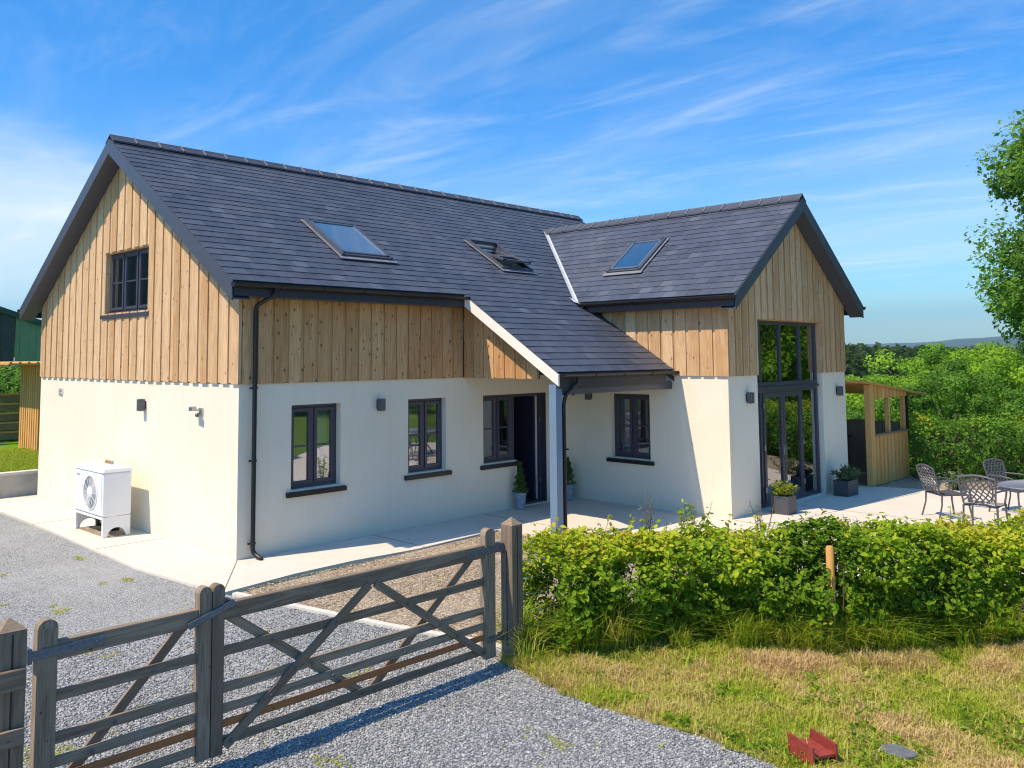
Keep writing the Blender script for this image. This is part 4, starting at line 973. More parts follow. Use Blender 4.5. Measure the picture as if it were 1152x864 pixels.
# ------------------------------------------------------------------ HEDGE in front
def hedge(name, label, path, width, height, n, leafm, sz, group=None, hf=None, edge=None, seed=1, topr=.25, stems=True, droop=0.3):
    P = [Vector((*p, 0)) for p in path]; L = [0]
    for a, b in zip(P, P[1:]): L.append(L[-1]+(b-a).length)
    t = thing(name, label, 'hedge', tuple(P[len(P)//2]), 0, group); off = wloc(t)
    r1 = RNG.uniform(0, 1, n)*L[-1]; xs = np.interp(r1, L, [p.x for p in P]); ys = np.interp(r1, L, [p.y for p in P])
    seg = np.clip(np.searchsorted(L, r1)-1, 0, len(P)-2)
    D_ = np.array([[(P[i+1]-P[i]).normalized().x, (P[i+1]-P[i]).normalized().y] for i in range(len(P)-1)])[seg]
    N_ = np.stack([-D_[:, 1], D_[:, 0]], 1)
    # shell-biased cross-section (superellipse)
    a = RNG.uniform(0, 2*np.pi, n); q = 1-.5*RNG.uniform(0, 1, n)**1.9
    ca, sa = np.cos(a), np.sin(a); k = (np.abs(ca)**3.2+np.abs(sa)**3.2)**(-1/3.2)
    bul = 1+.62*(fbm(r1*1.9+seed*7, sa*1.6+5)-.5)*2+.34*(fbm(r1*6+3, sa*5+ca*3)-.5)*2
    lat = ca*k*q*width/2*bul; hgt = height*(1 if hf is None else hf(r1))
    ver = (.5+.5*sa*k*q)*hgt*(1+.34*(fbm(r1*1.3+seed, ca+4)-.5)+.26*(fbm(r1*5.5+seed, ca*3)-.5))
    ver = ver+RNG.exponential(.02, n)*(sa > .5)
    X = np.stack([xs+N_[:, 0]*lat, ys+N_[:, 1]*lat, np.maximum(ver, .02)], 1)
    out = np.stack([N_[:, 0]*ca, N_[:, 1]*ca, sa*.9+.2], 1)*.9
    rel = ver/hgt
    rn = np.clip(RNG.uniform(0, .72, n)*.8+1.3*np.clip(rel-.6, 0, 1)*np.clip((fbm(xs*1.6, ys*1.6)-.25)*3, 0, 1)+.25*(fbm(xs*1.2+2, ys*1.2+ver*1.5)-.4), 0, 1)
    leaves('foliage', X, sz, leafm, t, .3, out, rnd=rn, droop=droop, off=tuple(off), aspect=.62)
    if stems:
        sm = MB()
        for i in range(int(L[-1]*16)):
            s = RNG.uniform(0, L[-1]); x, y = np.interp(s, L, [p.x for p in P]), np.interp(s, L, [p.y for p in P]); b = Vector((x, y, 0))+Vector((*RNG.normal(0, width*.16, 2), 0)); tp = b+Vector((*RNG.normal(0, width*.22, 2), height*RNG.uniform(.6, .95)))
            mid = b.lerp(tp, .5)+Vector((*RNG.normal(0, .05, 2), 0)); sm.tube([b, mid, tp], [.011, .008, .003], 5)
        sm.build('stems', 'twig', t)
    return t, P, L
HP = [(-.02, -5.66), (.5, -5.80), (1.15, -6.10), (1.75, -6.85), (2.25, -7.6), (2.9, -8.2), (3.7, -8.7), (4.7, -9.25), (5.9, -9.9), (7.2, -10.6)]
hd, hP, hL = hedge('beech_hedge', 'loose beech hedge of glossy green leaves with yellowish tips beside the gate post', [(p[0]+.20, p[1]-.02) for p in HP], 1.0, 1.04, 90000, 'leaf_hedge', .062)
# long shoots standing above the hedge
C = []; sh = MB(); rr = []
for i in range(150):
    s = RNG.uniform(.1, hL[-1]-.5); x = np.interp(s, hL, [p.x for p in hP])+RNG.normal(0, .16); y = np.interp(s, hL, [p.y for p in hP])+RNG.normal(0, .16)
    h = RNG.uniform(.04, .30); b = Vector((x, y, .9)); tp = b+Vector((*RNG.normal(0, .06, 2), .06+h)); sh.tube([b, tp], [.004, .002], 4)
    for q in range(int(3+h*26)): f = RNG.uniform(.3, 1.02); C.append(b.lerp(tp, f)+Vector(RNG.normal(0, .018, 3))); rr.append(RNG.uniform(.45, 1))
o = wloc(hd); shb = sh.build('shoots', 'twig', hd); leaves('shoot_leaves', np.array(C), .06, 'leaf_hedge', hd, .2, rnd=rr, off=tuple(o), aspect=.55)
# round fence posts and sheep wire along the road side of the hedge
wp = [(-.14, -5.74), (1.25, -6.2), (2.30, -7.60), (4.1, -8.85), (6.5, -10.2)]
for (x, y), h, lb in [((2.14, -7.83), 1.02, 'round orange timber fence stake standing in front of the hedge')]:
    m = MB(); m.tube([(x, y, -.1), (x+.01, y, h-.02), (x+.01, y, h)], [.042, .040, .03], 12); tag(m.build('fence_stake', 'new_timber', smooth=True), lb, 'fence stake')
t = thing('wire_fence', 'thin galvanised sheep wire strung in front of the hedge', 'fence', (1.2, -6.7, 0)); m = MB()
for z in (.12, .28, .44, .60, .76, .92):
    for a, b in zip(wp, wp[1:]): m.tube([(*a, z), (*b, z)], .0022, 4)
for a, b in zip(wp, wp[1:]):
    n = int((Vector(a)-Vector(b)).length/.3)
    for i in range(n): p = Vector(a).lerp(Vector(b), i/n); m.tube([(p.x, p.y, .10), (p.x, p.y, .92)], .0018, 4)
m.build('wires', 'wire', t)
m = MB(); [m.tube([(*p, -.05), (*p, .88)], .03, 8) for p in ((1.25, -6.18), (4.1, -8.83))]; m.build('stakes', 'fence_timber', t)

# ------------------------------------------------------------------ verge: ground + grass blades
poly = VERGE+[(8, -16), (8, -10.6)]+[(p[0]+.5, p[1]+.3) for p in HP[::-1]]
m = MB(); m.prism(poly, -.08, -.012); structure(m.build('grass_verge', 'verge_ground'))
def scatter(n, x0, x1, y0, y1, keep):
    x = RNG.uniform(x0, x1, n); y = RNG.uniform(y0, y1, n); k = keep(x, y); return x[k], y[k]
hx = np.array([p[0] for p in HP]); hy = np.array([p[1] for p in HP])
def hdist(x, y):                                  # distance to the hedge foot line
    d = np.full(x.shape, 9.)
    for i in range(len(HP)-1):
        a = np.array(HP[i]); b = np.array(HP[i+1]); ab = b-a; t = np.clip(((x-a[0])*ab[0]+(y-a[1])*ab[1])/(ab@ab), 0, 1)
        d = np.minimum(d, np.hypot(x-a[0]-t*ab[0], y-a[1]-t*ab[1]))
    return d
def edge_soft(x, y):
    j = (np.hypot(x-.26, y+9.11) > .115) & in_poly(x+.10*(fbm(x*5, y*5)-.35)*2, y, poly); return j
x, y = scatter(300000, -.8, 4.6, -11.2, -5.4, edge_soft)
dry = fbm(x*1.15+3.3, y*1.3+8.1); fine = fbm(x*7, y*7); dh = hdist(x, y)
dn = (RNG.uniform(0, 1, len(x)) < .85); x, y, dry, fine, dh = x[dn], y[dn], dry[dn], fine[dn], dh[dn]
rnd = np.clip((dry-.22)*1.3+.19+(fine-.5)*.55+RNG.normal(0, .10, len(x))+.03-.30*np.exp(-dh/.35)+.42*np.exp(-((dh-.75)/.35)**2)*np.clip((fbm(x*1.7+1, y*1.7+5)-.38)*5, 0, 1), 0, 1)
hgt = .024+.085*np.clip(fine-.3, 0, 1)+.03*(RNG.uniform(0, 1, len(x)) > .93)+.16*np.exp(-dh/.22)+.07*np.exp(-((dh-.72)/.3)**2)*np.clip((fbm(x*1.7+1, y*1.7+5)-.38)*5, 0, 1)
gb = blades('verge_grass', np.stack([x, y, np.full(len(x), -.014)], 1), hgt, .0038, 'blade', rnd, .9); tag(gb, 'short green and straw coloured mown grass along the lane', 'grass', kind='stuff')
x, y = scatter(110000, -.4, 4.8, -9.8, -5.4, lambda x, y: (hdist(x, y) < .45) & (fbm(x*2.2+5, y*2.2) > .44) & (in_poly(x, y, poly) | (hdist(x, y) < .2)))
gb = blades('tall_grass', np.stack([x, y, np.full(len(x), -.014)], 1), .30+.42*np.clip(fbm(x*2.2+5, y*2.2)-.40, 0, 1)*2, .0045, 'blade', np.clip(RNG.normal(.2, .12, len(x))+.35*(RNG.uniform(0, 1, len(x)) > .93), 0, 1), 1.0); tag(gb, 'long green grass growing up along the foot of the hedge', 'grass', kind='stuff')
# broad-leaved weeds and clover in patches of the verge, and a few leaves blown on the drive
x, y = scatter(26000, -.5, 4.6, -11, -5.6, lambda x, y: in_poly(x, y, poly) & (fbm(x*2.3+31, y*2.3+6) > .60) & (hdist(x, y) > .15) & (np.hypot(x-.26, y+9.11) > .14))
gw = leaves('verge_weeds', np.stack([x, y, .012+.03*RNG.uniform(0, 1, len(x))], 1), .038, 'leaf_hedge', None, .8, rnd=RNG.uniform(.1, .62, len(x)), aspect=.7); tag(gw, 'low broad leaved weeds and clover in the mown verge', 'weeds', kind='stuff')
x, y = scatter(9000, -.6, 4.6, -11, -5.6, lambda x, y: in_poly(x, y, poly) & (fbm(x*1.9+2, y*1.9+60) > .55) & (np.hypot(x-.26, y+9.11) > .14))
gw = blades('verge_tufts', np.stack([x, y, np.full(len(x), -.014)], 1), .13, .004, 'blade', np.clip(RNG.normal(.36, .2, len(x)), 0, 1), 1.1); tag(gw, 'taller loose grass tufts standing in the mown verge', 'grass', kind='stuff')
x, y = scatter(260, -6, 1.5, -8.5, -1.4, lambda x, y: x < 9)
gw = leaves('fallen_leaves', np.stack([x, y, np.full(len(x), -.008)], 1), .035, 'leaf_hedge', None, 3, rnd=RNG.uniform(.7, 1, len(x)), aspect=.6); tag(gw, 'few dry leaves blown over the gravel', 'leaves', kind='stuff')
# weeds through the drive
x, y = scatter(420000, -6.8, .2, -8.6, 6, lambda x, y: (fbm(x*1.6+11, y*1.6+2) > .70) & (fbm(x*9, y*9) > .5) & ~in_poly(x, y, poly) & (x < -.72+.2*(y+2.6)*-.4-.35) & (x < -1.25))
wd = blades('drive_weeds', np.stack([x, y, np.full(len(x), -.03)], 1), .022, .004, 'blade', RNG.uniform(.15, .62, len(x)), 1.1); tag(wd, 'thin yellow green weeds scattered through the grey gravel', 'weeds', kind='stuff')
# loose stones along the verge edge and the drive
def stones(name, X, Y, s, matn, lab):
    base = np.array([(1, 0, 0), (-1, 0, 0), (0, 1, 0), (0, -1, 0), (0, 0, 1), (0, 0, -1.)]); fc = np.array([(0, 2, 4), (2, 1, 4), (1, 3, 4), (3, 0, 4), (2, 0, 5), (1, 2, 5), (3, 1, 5), (0, 3, 5)])
    n = len(X); V = base[None]*RNG.uniform(.6, 1.3, (n, 6, 1)); V *= (s*RNG.uniform(.5, 1.4, n))[:, None, None]; V[:, :, 2] *= .6
    an = RNG.uniform(0, 6.28, n); c, sn = np.cos(an)[:, None], np.sin(an)[:, None]; vx = V[:, :, 0]*c-V[:, :, 1]*sn; vy = V[:, :, 0]*sn+V[:, :, 1]*c
    V[:, :, 0] = vx+X[:, None]; V[:, :, 1] = vy+Y[:, None]; V[:, :, 2] += -.026
    F = (fc[None]+np.arange(n)[:, None, None]*6).reshape(-1, 3); me = bpy.data.meshes.new(name); me.vertices.add(n*6); me.vertices.foreach_set('co', V.reshape(-1).astype(np.float32))
    me.loops.add(len(F)*3); me.loops.foreach_set('vertex_index', F.ravel().astype(np.int32)); me.polygons.add(len(F)); me.polygons.foreach_set('loop_start', np.arange(0, len(F)*3, 3, dtype=np.int32)); me.polygons.foreach_set('loop_total', np.full(len(F), 3, dtype=np.int32)); me.update(calc_edges=True)
    at = me.attributes.new('rnd', 'FLOAT', 'FACE'); at.data.foreach_set('value', np.repeat(RNG.uniform(0, 1, n), 8).astype(np.float32)); me.materials.append(M[matn])
    o = bpy.data.objects.new(name, me); COL.objects.link(o); return tag(o, lab, 'stones', kind='stuff')
k = NT('stone'); k.col(k.ramp(k.rnd(), [(0, (.13, .14, .155)), (.4, (.23, .245, .26)), (.75, (.37, .38, .39)), (1, (.56, .56, .55))])); k.set(.8, 0, .3); M['stone'] = k.m
k = NT('stone_tan'); k.col(k.ramp(k.rnd(), [(0, (.19, .13, .09)), (.4, (.34, .25, .175)), (.75, (.48, .38, .28)), (1, (.66, .60, .52))])); k.set(.8, 0, .3); M['stone_tan'] = k.m
x, y = scatter(150000, -6.2, .3, -9.2, -2.2, lambda x, y: (~in_poly(x, y, poly)) & ((x < -.78+(y+1.55)*-.235) | (y < -5.5)) & (np.hypot(x+6.6, y+11.6) < 6.2+5.5*RNG.uniform(0, 1, len(x))))
stones('loose_gravel', x, y, .011, 'stone', 'loose grey blue gravel lying on the drive')
x, y = scatter(34000, -.7, 3.4, -5.2, -1.3, lambda x, y: (x > -.80+(y+1.55)*-.235) & (y < -1.32))
stones('loose_brown_gravel', x, y, .010, 'stone_tan', 'loose brown chippings lying between the kerb and the patio')
# weeds and shoots at the patio edge behind the hedge
def clump(name, label, x, y, h, r, n, sz, lm, stemn=8, z0=0):
    t = thing(name, label, 'plant', (x, y, z0)); st = MB(); C = []
    for k in range(stemn):
        a = RNG.uniform(0, 6.28); q = RNG.uniform(.1, 1)*r; tip = Vector((x+q*math.cos(a), y+q*math.sin(a), z0+h*RNG.uniform(.6, 1))); b = Vector((x+.2*q*math.cos(a), y+.2*q*math.sin(a), z0))
        st.tube([b, tip], [.006, .003], 4)
        for j in range(n//stemn): f = RNG.uniform(.15, 1.02); C.append(b.lerp(tip, f)+Vector(RNG.normal(0, .03, 3)))
    st.build('stems', 'twig', t); leaves('foliage', np.array(C), sz, lm, t, .3, off=(x, y, z0), aspect=.45); return t
clump('seed_head_weed', 'tall thin seeding weed rising behind the hedge right of the blue post', 4.35, -4.10, .98, .16, 110, .04, 'leaf_grey', 9)
clump('seed_head_weed', 'sparse dry weed against the lit corner of the wing', 6.55, -4.85, .62, .20, 90, .04, 'leaf_grey', 10)
clump('wild_shrub', 'leafy young shoots rising behind the hedge below the porch side window', 4.9, -4.6, .78, .30, 240, .06, 'leaf_hedge', 10)
clump('yellow_shrub', 'small rounded yellow green shrub on the patio edge before the glazed doors', 6.7, -6.15, .52, .26, 900, .05, 'leaf_yellow', 26)
clump('low_plant', 'low pale green plant at the gravel edge behind the left patio chair', 14.1, -5.45, .42, .42, 500, .07, 'leaf_grey', 22)

# ------------------------------------------------------------------ red steel channel and slab on the verge
t = thing('steel_offcut', 'short red oxide painted steel beam offcut lying on the verge', 'steel beam', (-.27, -8.70, 0), math.radians(-27))
m = MB(); Lb = .34
m.box(-Lb/2, Lb/2, -.005, .005, .02, .145, .5); o_ = m
m = MB(); a = .125
m.box(-.09, .09, -.135, .135, .062, .082); m.build('web', 'red_steel', t, loc=(0, 0, 0), bevel=.002)
m = MB(); m.box(-.108, -.0905, -.14, .14, .0, .15); m.build('flange', 'red_steel', t, loc=(0, 0, 0), bevel=.002)
m = MB(); m.box(.0905, .108, -.14, .14, .0, .15); m.build('flange', 'red_steel', t, loc=(0, 0, 0), bevel=.002)
m = MB(); n = 14; pts = [(.26+.10*math.cos(2*math.pi*i/n)*(1+.12*math.sin(i*2.3)), -9.11+.125*math.sin(2*math.pi*i/n)*(1+.1*math.cos(i*1.7))) for i in range(n)]
m.prism(pts, -.01, .022); tag(m.build('stone_slab', 'stone_slab', bevel=.006), 'dark grey flat stone sunk in the mown verge', 'stone')
for (x, y, s) in ((-.42, -7.25, .035), (-.36, -6.05, .03)):
    m = MB(); m.lathe([(0, 0), (s, .004), (s*.8, .018), (0, .024)], (x, y, -.02), 9); tag(m.build('pale_stone', 'kerb', smooth=True), 'flat pale stone at the gravel edge near the '+('middle of the verge' if y < -7 else 'gate post'), 'stone')

# ------------------------------------------------------------------ patio furniture
def chair():
    t = thing('patio_chair', '', 'chair', (0, 0, 0), 0, 'cast metal chairs round the patio table')
    sw, sd, sh_ = .25, .24, .43
    m = MB()
    m.tube([(-sw, -sd, sh_), (sw, -sd, sh_), (sw+.01, sd, sh_), (-sw-.01, sd, sh_), (-sw, -sd, sh_)], .015, 6)
    for i in range(9): f = -sw+.055*i+.03; m.tube([(f, -sd, sh_), (f, sd, sh_)], .008, 4)
    for i in range(8): f = -sd+.06*i+.03; m.tube([(-sw, f, sh_+.004), (sw, f, sh_+.004)], .008, 4)
    m.build('seat', 'cast_metal', t, loc=(0, 0, 0))
    for (x, y, dx, dy) in ((-1, 1, -.03, .05), (1, 1, .03, .05), (-1, -1, -.02, -.08), (1, -1, .02, -.08)):
        m = MB(); X, Y = x*sw, y*sd; m.tube([(X, Y, sh_), (X+dx*.2, Y+dy*.1, sh_*.6), (X+dx, Y+dy, 0.004)], [.018, .015, .016], 6); m.build('leg', 'cast_metal', t, loc=(0, 0, 0))
    # back rest (behind, at -y), lattice inside an arched frame
    m = MB(); yb = lambda z: -sd-.02-.14*(z-.43)/.5
    top = [(x, .90+.045*math.cos(x/.26*math.pi/2)) for x in np.linspace(-.27, .27, 9)]
    fr = [(-.235, .46)]+[(-.25, .6), (-.27, .78)]+top+[(.27, .78), (.25, .6), (.235, .46)]
    m.tube([(x, yb(z), z) for x, z in fr]+[(0, yb(.43), .50), (-.235, yb(.46), .46)], .017, 6)
    for k in range(-5, 7):
        for sgn in (-1, 1):
            P = []
            for f in np.linspace(0, 1, 9):
                z = .50+f*.43; x = sgn*(-.42+k*.088+f*.36)+.02*math.sin(f*9)
                if abs(x) < .262 and z < .90+.045*math.cos(x/.26*math.pi/2): P.append((x, yb(z), z))
            if len(P) > 1: m.tube(P, .0115, 4)
    m.build('backrest', 'cast_metal', t, loc=(0, 0, 0))
    for s in (-1, 1):
        m = MB(); m.tube([(s*.255, yb(.68), .68), (s*.29, -.05, .685), (s*.29, .17, .66), (s*.275, .21, .60), (s*.25, .19, .44)], .015, 6); m.build('armrest', 'cast_metal', t, loc=(0, 0, 0))
    return t
ch = chair()
spots = [((10.55, -6.35), 228, 'cast metal patio chair standing left of the table, seen side on'),
         ((9.72, -7.18), 270, 'cast metal patio chair with its lattice back to the hedge, nearest the camera'),
         ((11.85, -7.10), 160, 'cast metal patio chair behind the table with its lattice back to the far hedge'),
         ((9.85, -8.25), 320, 'cast metal patio chair tucked under the near right side of the table')]
for i, ((x, y), rz, lb) in enumerate(spots):
    c = ch if i == 0 else copy_tree(ch); c.location = (x, y, 0); c.rotation_euler = (0, 0, math.radians(rz)); c['label'] = lb
t = thing('patio_table', 'oval grey cast metal patio table with a lattice top', 'table', (10.75, -8.05, 0), math.radians(-35))
m = MB(); A_, B_ = 1.05, .62
ring = lambda k, z: [(A_*k*math.cos(a), B_*k*math.sin(a), z) for a in np.linspace(0, 2*math.pi, 41)]
m.tube(ring(1, .72), .018, 6, cap=False)
for k in (.82, .62, .4, .2): m.tube(ring(k, .722), .010, 4, cap=False)
for a in np.linspace(0, 2*math.pi, 49)[:-1]: m.tube([(.1*A_*math.cos(a), .1*B_*math.sin(a), .722), (A_*math.cos(a+.3), B_*math.sin(a+.3), .722)], .012, 4); m.tube([(.1*A_*math.cos(a), .1*B_*math.sin(a), .724), (A_*math.cos(a-.3), B_*math.sin(a-.3), .724)], .012, 4)
m.lathe([(0, 0), (.16, 0), (.16, .012), (0, .012)], (0, 0, .718), 18)
m.build('tabletop', 'table_metal', t, loc=(0, 0, 0))
for a in (35, 145, 215, 325):
    r = math.radians(a); m = MB(); c, s = math.cos(r), math.sin(r)
    m.tube([(.62*c*1.1, .45*s, .715), (.5*c, .34*s, .5), (.42*c, .28*s, .3), (.6*c*1.1, .42*s, .1), (.72*c, .5*s, .004)], .018, 6); m.build('leg', 'cast_metal', t, loc=(0, 0, 0))

# ------------------------------------------------------------------ open timber shed right of the wing
sx0, sx1, sy0, sy1 = LE+.02, 15.65, -3.95, -1.6
zr = lambda x: 2.36-(x-LE)*.105
shed = thing('timber_shed', 'new timber lean-to shelter with open window gaps against the right side of the house', 'shed', (14.3, -2.8, 0))
m = MB(); P_s = lambda u, d, z: (u, sy0-d, z)
strips(m, P_s, [13.62+.115*i for i in range(18) if 13.62+.115*i <= 15.62], -.0, .02, .01, flat(1.10), (), None)
for i in range(9): cell(m, P_s, 13.62+.23*i, 13.62+.23*i+.15, .021, .04, .01, 1.09, 1.09)
m.build('front_boards', 'new_timber', shed); m = MB()
for i in range(9): cell(m, P_s, 13.62+.23*i, 13.62+.23*i+.15, .021, .04, 1.93, zr(13.7+.23*i)-.05, zr(13.7+.23*i+.15)-.05)
strips(m, P_s, [13.62+.2*i for i in range(11)], 0, .02, 1.93, lambda u: zr(u)-.05, (), None)
m.build('upper_boards', 'new_timber', shed)
for (a, b) in ((13.38, 13.61), (14.55, 14.63), (15.53, 15.62)):
    m = MB(); m.box(a, b, sy0+.001 if b-a < .15 else sy0-.03, sy0+.10, .01 if a < 14 or a > 15 else 1.101, (zr(a)-.06) if a < 14 else 1.929); m.build('post', 'new_timber', shed, bevel=.004)
m = MB(); m.box(13.62, 15.62, sy0-.07, sy0+.02, 1.101, 1.135, along=0); m.build('window_sill', 'fence_timber', shed)
m = MB(); m.box(15.625, 15.66, sy0-.05, sy0+.05, .9, 2.02); m.build('corner_strip', 'black_plastic', shed)
m = MB()
m.hexa([(sx0, sy0-.10, zr(sx0)-.05), (16.9, sy0-.10, zr(16.9)-.05), (16.9, sy1+.2, zr(16.9)-.05), (sx0, sy1+.2, zr(sx0)-.05), (sx0, sy0-.10, zr(sx0)), (16.9, sy0-.10, zr(16.9)), (16.9, sy1+.2, zr(16.9)), (sx0, sy1+.2, zr(sx0))], .4, 0)
m.build('shed_roof', 'new_timber', shed)
m = MB()
strips(m, lambda u, d, z: (u, sy1+d, z), [sx0+.14*i for i in range(20)], 0, .02, .01, flat(1.35), (), None)
strips(m, lambda u, d, z: (15.60+d, u, z), [sy0+.14+.15*i for i in range(16) if sy0+.15*i < sy1], 0, .02, .01, flat(1.30), (), None)
m.box(sx0, sx0+.08, sy1, sy1+.08, 1.35, 2.28); m.box(14.3, 14.38, sy1, sy1+.08, 1.35, 2.15); m.box(15.55, 15.65, sy1, sy1+.08, 1.35, 2.0)
m.build('rear_boards', 'fence_timber', shed)
m = MB(); m.box(14.0, 14.55, -3.0, -2.4, .01, .95); m.box(13.95, 14.6, -3.05, -2.35, .955, 1.02); tag(m.build('storage_bin', 'black_bin', bevel=.02), 'black lidded bin standing in the dark of the timber shelter', 'bin')

# ------------------------------------------------------------------ back hedge, trees, far wood
def hedge_far():
    hedge('garden_hedge', 'dense green garden hedge with yellow tips behind the patio furniture', [(15.7, -4.0), (16.9, -5.7), (18.4, -7.6), (20.5, -10), (24, -13.5)], 1.5, 1.42, 36000, 'leaf_hedge_far', .075, droop=.3)
hedge_far()
def tree_mesh(h, spread, nclump, leaves_per, sz, lm, name='tree', trunk_h=.35, seed=0, bias=.55, squash=.8, cf=.20, la=1):
    """a tree built at the origin: returns (trunk mesh object, crown object)"""
    rs = np.random.default_rng(seed); t = thing(name, '', 'tree', (0, 0, 0))
    m = MB(); tz = h*trunk_h; c = Vector((0, 0, h*(.5+trunk_h*.35))); rx = spread; rz_ = h*(1-trunk_h)*.55
    m.tube([(0, 0, -.3), (.05*h*.1, 0, tz*.5), (0, .02*h, tz), (0, 0, h*.75)], [h*.034, h*.026, h*.02, h*.006], 9)
    cc = []
    for i in range(nclump):
        d = rs.normal(size=3); d /= np.linalg.norm(d); d[2] = d[2]*.95+.12
        q = (.35+.65*rs.uniform()**bias); lump = 1+la*(.28*math.sin(d[0]*4+seed)+.22*math.cos(d[1]*5+seed*2)+.12*math.sin(d[2]*7+seed))
        p = np.array([c.x+d[0]*rx*q*lump, c.y+d[1]*rx*q*lump, c.z+d[2]*rz_*q*(.85+.15*lump)]); 
        if p[2] < h*.10: p[2] = h*.10+rs.uniform()*.1*h
        cc.append(p)
    cc = np.array(cc)
    for p in cc[::max(1, nclump//26)]:
        b = Vector((0, 0, tz*.7+rs.uniform()*h*.3)); pv = Vector(p); mid = b.lerp(pv, .5)+Vector((0, 0, -.04*h*rs.uniform())); m.tube([b, mid, pv], [h*.011, h*.006, h*.0018], 6)
    m.build('trunk', 'bark', t, loc=(0, 0, 0), smooth=True)
    cr = spread*cf*rs.uniform(.65, 1.3, nclump)
    idx = np.repeat(np.arange(nclump), leaves_per); n = len(idx); d = rs.normal(size=(n, 3)); d /= np.linalg.norm(d, axis=1)[:, None]; q = rs.uniform(0, 1, n)**.45
    off = d*(q*cr[idx])[:, None]; off[:, 2] *= squash*.8
    X = cc[idx]+off; rn = np.clip(.42*rs.uniform(0, 1, n)+.58*rs.uniform(0, 1, nclump)[idx], 0, 1)
    leaves('crown', X, sz, lm, t, .4, d*.8, rnd=rn, aspect=.6, curved=False)
    return t
protoA = tree_mesh(9, 4.2, 110, 330, .17, 'leaf_bright', 'ash_tree', .22, 3, squash=1)
protoB = tree_mesh(8, 3.6, 95, 330, .16, 'leaf_bright', 'ash_tree', .25, 11)
protoC = tree_mesh(7, 3.4, 95, 330, .16, 'leaf_tree', 'ash_tree', .2, 23)
TR = [  # x, y, proto, scale, rz, label
 (33, 7.5, 'A', .98, 0, 'rounded bright green tree directly behind the shelter roof'),
 (30, 1.5, 'B', 1.03, 40, 'bright green bushy tree behind the right end of the shelter'),
 (36, -.5, 'A', 1.15, 100, 'broad bright tree in the middle of the green bank'),
 (27.5, -3.5, 'B', .86, 170, 'bright green tree rising just over the garden hedge'),
 (33, -6.5, 'A', 1.06, 220, 'tall bright tree below the big overhanging tree'),
 (25.5, -8.6, 'C', .84, 80, 'darker green bush at the right edge above the garden hedge'),
 (43, 10, 'C', 1.25, 10, 'darker tree at the left of the green bank near the house corner'),
 (45, 3, 'B', 1.3, 300, 'far tree on the green bank left of the hill gap'),
 (44, -7, 'A', 1.15, 20, 'far tree on the green bank at the right edge'),
 (24.5, 2.0, 'C', .70, 130, 'low dark bush seen through the shelter openings'),
 (22.5, -3.0, 'C', .62, 200, 'low green bush behind the left end of the garden hedge'),
 (39, -13, 'B', 1.2, 250, 'right hand tree of the bank, mostly behind the overhanging tree')]
TR += [(26, -13.2, 'B', 1.2, 75, 'tree beyond the patio reflected low in the tall glazing'), (32, -16.5, 'A', 1.2, 160, 'broad tree beyond the patio reflected in the upper glazing'), (40, -16, 'C', 1.6, 260, 'large tree beyond the patio opposite the glazed doors'), (20, -27, 'C', 1.15, 20, 'tree across the lane reflected in the tall glazing'), (27, -33, 'A', 1.1, 120, 'broad tree across the lane beyond the field edge'), (34, -24, 'B', 1.25, 200, 'bushy tree across the lane farther along'), (14, -29, 'A', .9, 310, 'smaller tree across the lane opposite the wing'), (42, -34, 'C', 1.3, 80, 'farthest tree across the lane'), (-26, 30, 'B', 1.1, 10, 'tree beyond the lawn far to the left of the barn')]
TOPH = {k: max(v.co.z for v in [c for c in pr.children if c.name.startswith('crown')][0].data.vertices)*.97 for k, pr in (('A', protoA), ('B', protoB), ('C', protoC))}
used = set()
for x, y, p, s, rz, lb in TR:
    pr = {'A': protoA, 'B': protoB, 'C': protoC}[p]
    o = pr if p not in used else copy_tree(pr); used.add(p)
    zz = float(terrain_z(np.array([x*1.]), np.array([y*1.]))[0]); 
    if y > -13.1 and x > 0:
        dx, dy = x+6.64, y+11.65; u = 539+979*math.tan(math.atan2(dx, dy)-.786); ds = math.hypot(dx, dy)*math.cos(math.atan2(dx, dy)-.786)
        row = float(np.interp(u, [950, 1000, 1045, 1085, 1120, 1200], [432, 424, 400, 394, 402, 400]))+5*math.sin(x*1.7+y)+(8 if ds < 34 else 0)+(22 if ds < 26 else 0)
        zz = 2.94+(400.7-.0063*(u-539)-row)/979*ds-TOPH[p]*s
    if y < -10 and x > 0 and y > -22: zz = 6.4-TOPH[p]*s
    if x < 0 or y < -22: zz -= .3
    o.location = (x, y, zz); o.scale = (s, s, s); o.rotation_euler = (0, 0, math.radians(rz)); tag(o, lb, 'tree', 'trees round the property')
    o['_s'] = s
for o in list(bpy.data.objects):
    if '_s' in o: del o['_s']
# the big tree overhanging from the right
bt = tree_mesh(18, 6.3, 1150, 280, .19, 'leaf_tree', 'oak_tree', .16, 41, bias=.33, cf=.18, la=.35); bt.location = (36.6, -8.8, -5.0); bt.scale = (1.13, 1.13, 1.13)
tag(bt, 'large tall broadleaf tree overhanging from the right edge', 'tree')
# far woodland
def wood():
    C = []; 
    for i in range(900):
        u = RNG.uniform(0, 1); az = math.radians(55+u*45); r = RNG.uniform(170, 260); x, y = r*math.sin(az), r*math.cos(az)
        top = 4.6+2.6*fbm(np.array([az*22]), np.array([r*.02]))[0]*(1 if az < 1.2 else .3)-6*max(0, az-1.21)*1.2
        for k in range(46):
            d = RNG.normal(size=3); d /= np.linalg.norm(d); C.append((x+d[0]*4.2, y+d[1]*4.2, top-3.5+d[2]*3.5*RNG.uniform(.7, 1)-RNG.exponential(1.5)*(d[2] < 0)))
    C = np.array(C); return leaves('woodland', C, 1.5, 'leaf_dark', None, .3, aspect=.8, curved=False)
tag(wood(), 'dark far woodland on the skyline beyond the green trees', 'woodland', kind='stuff')

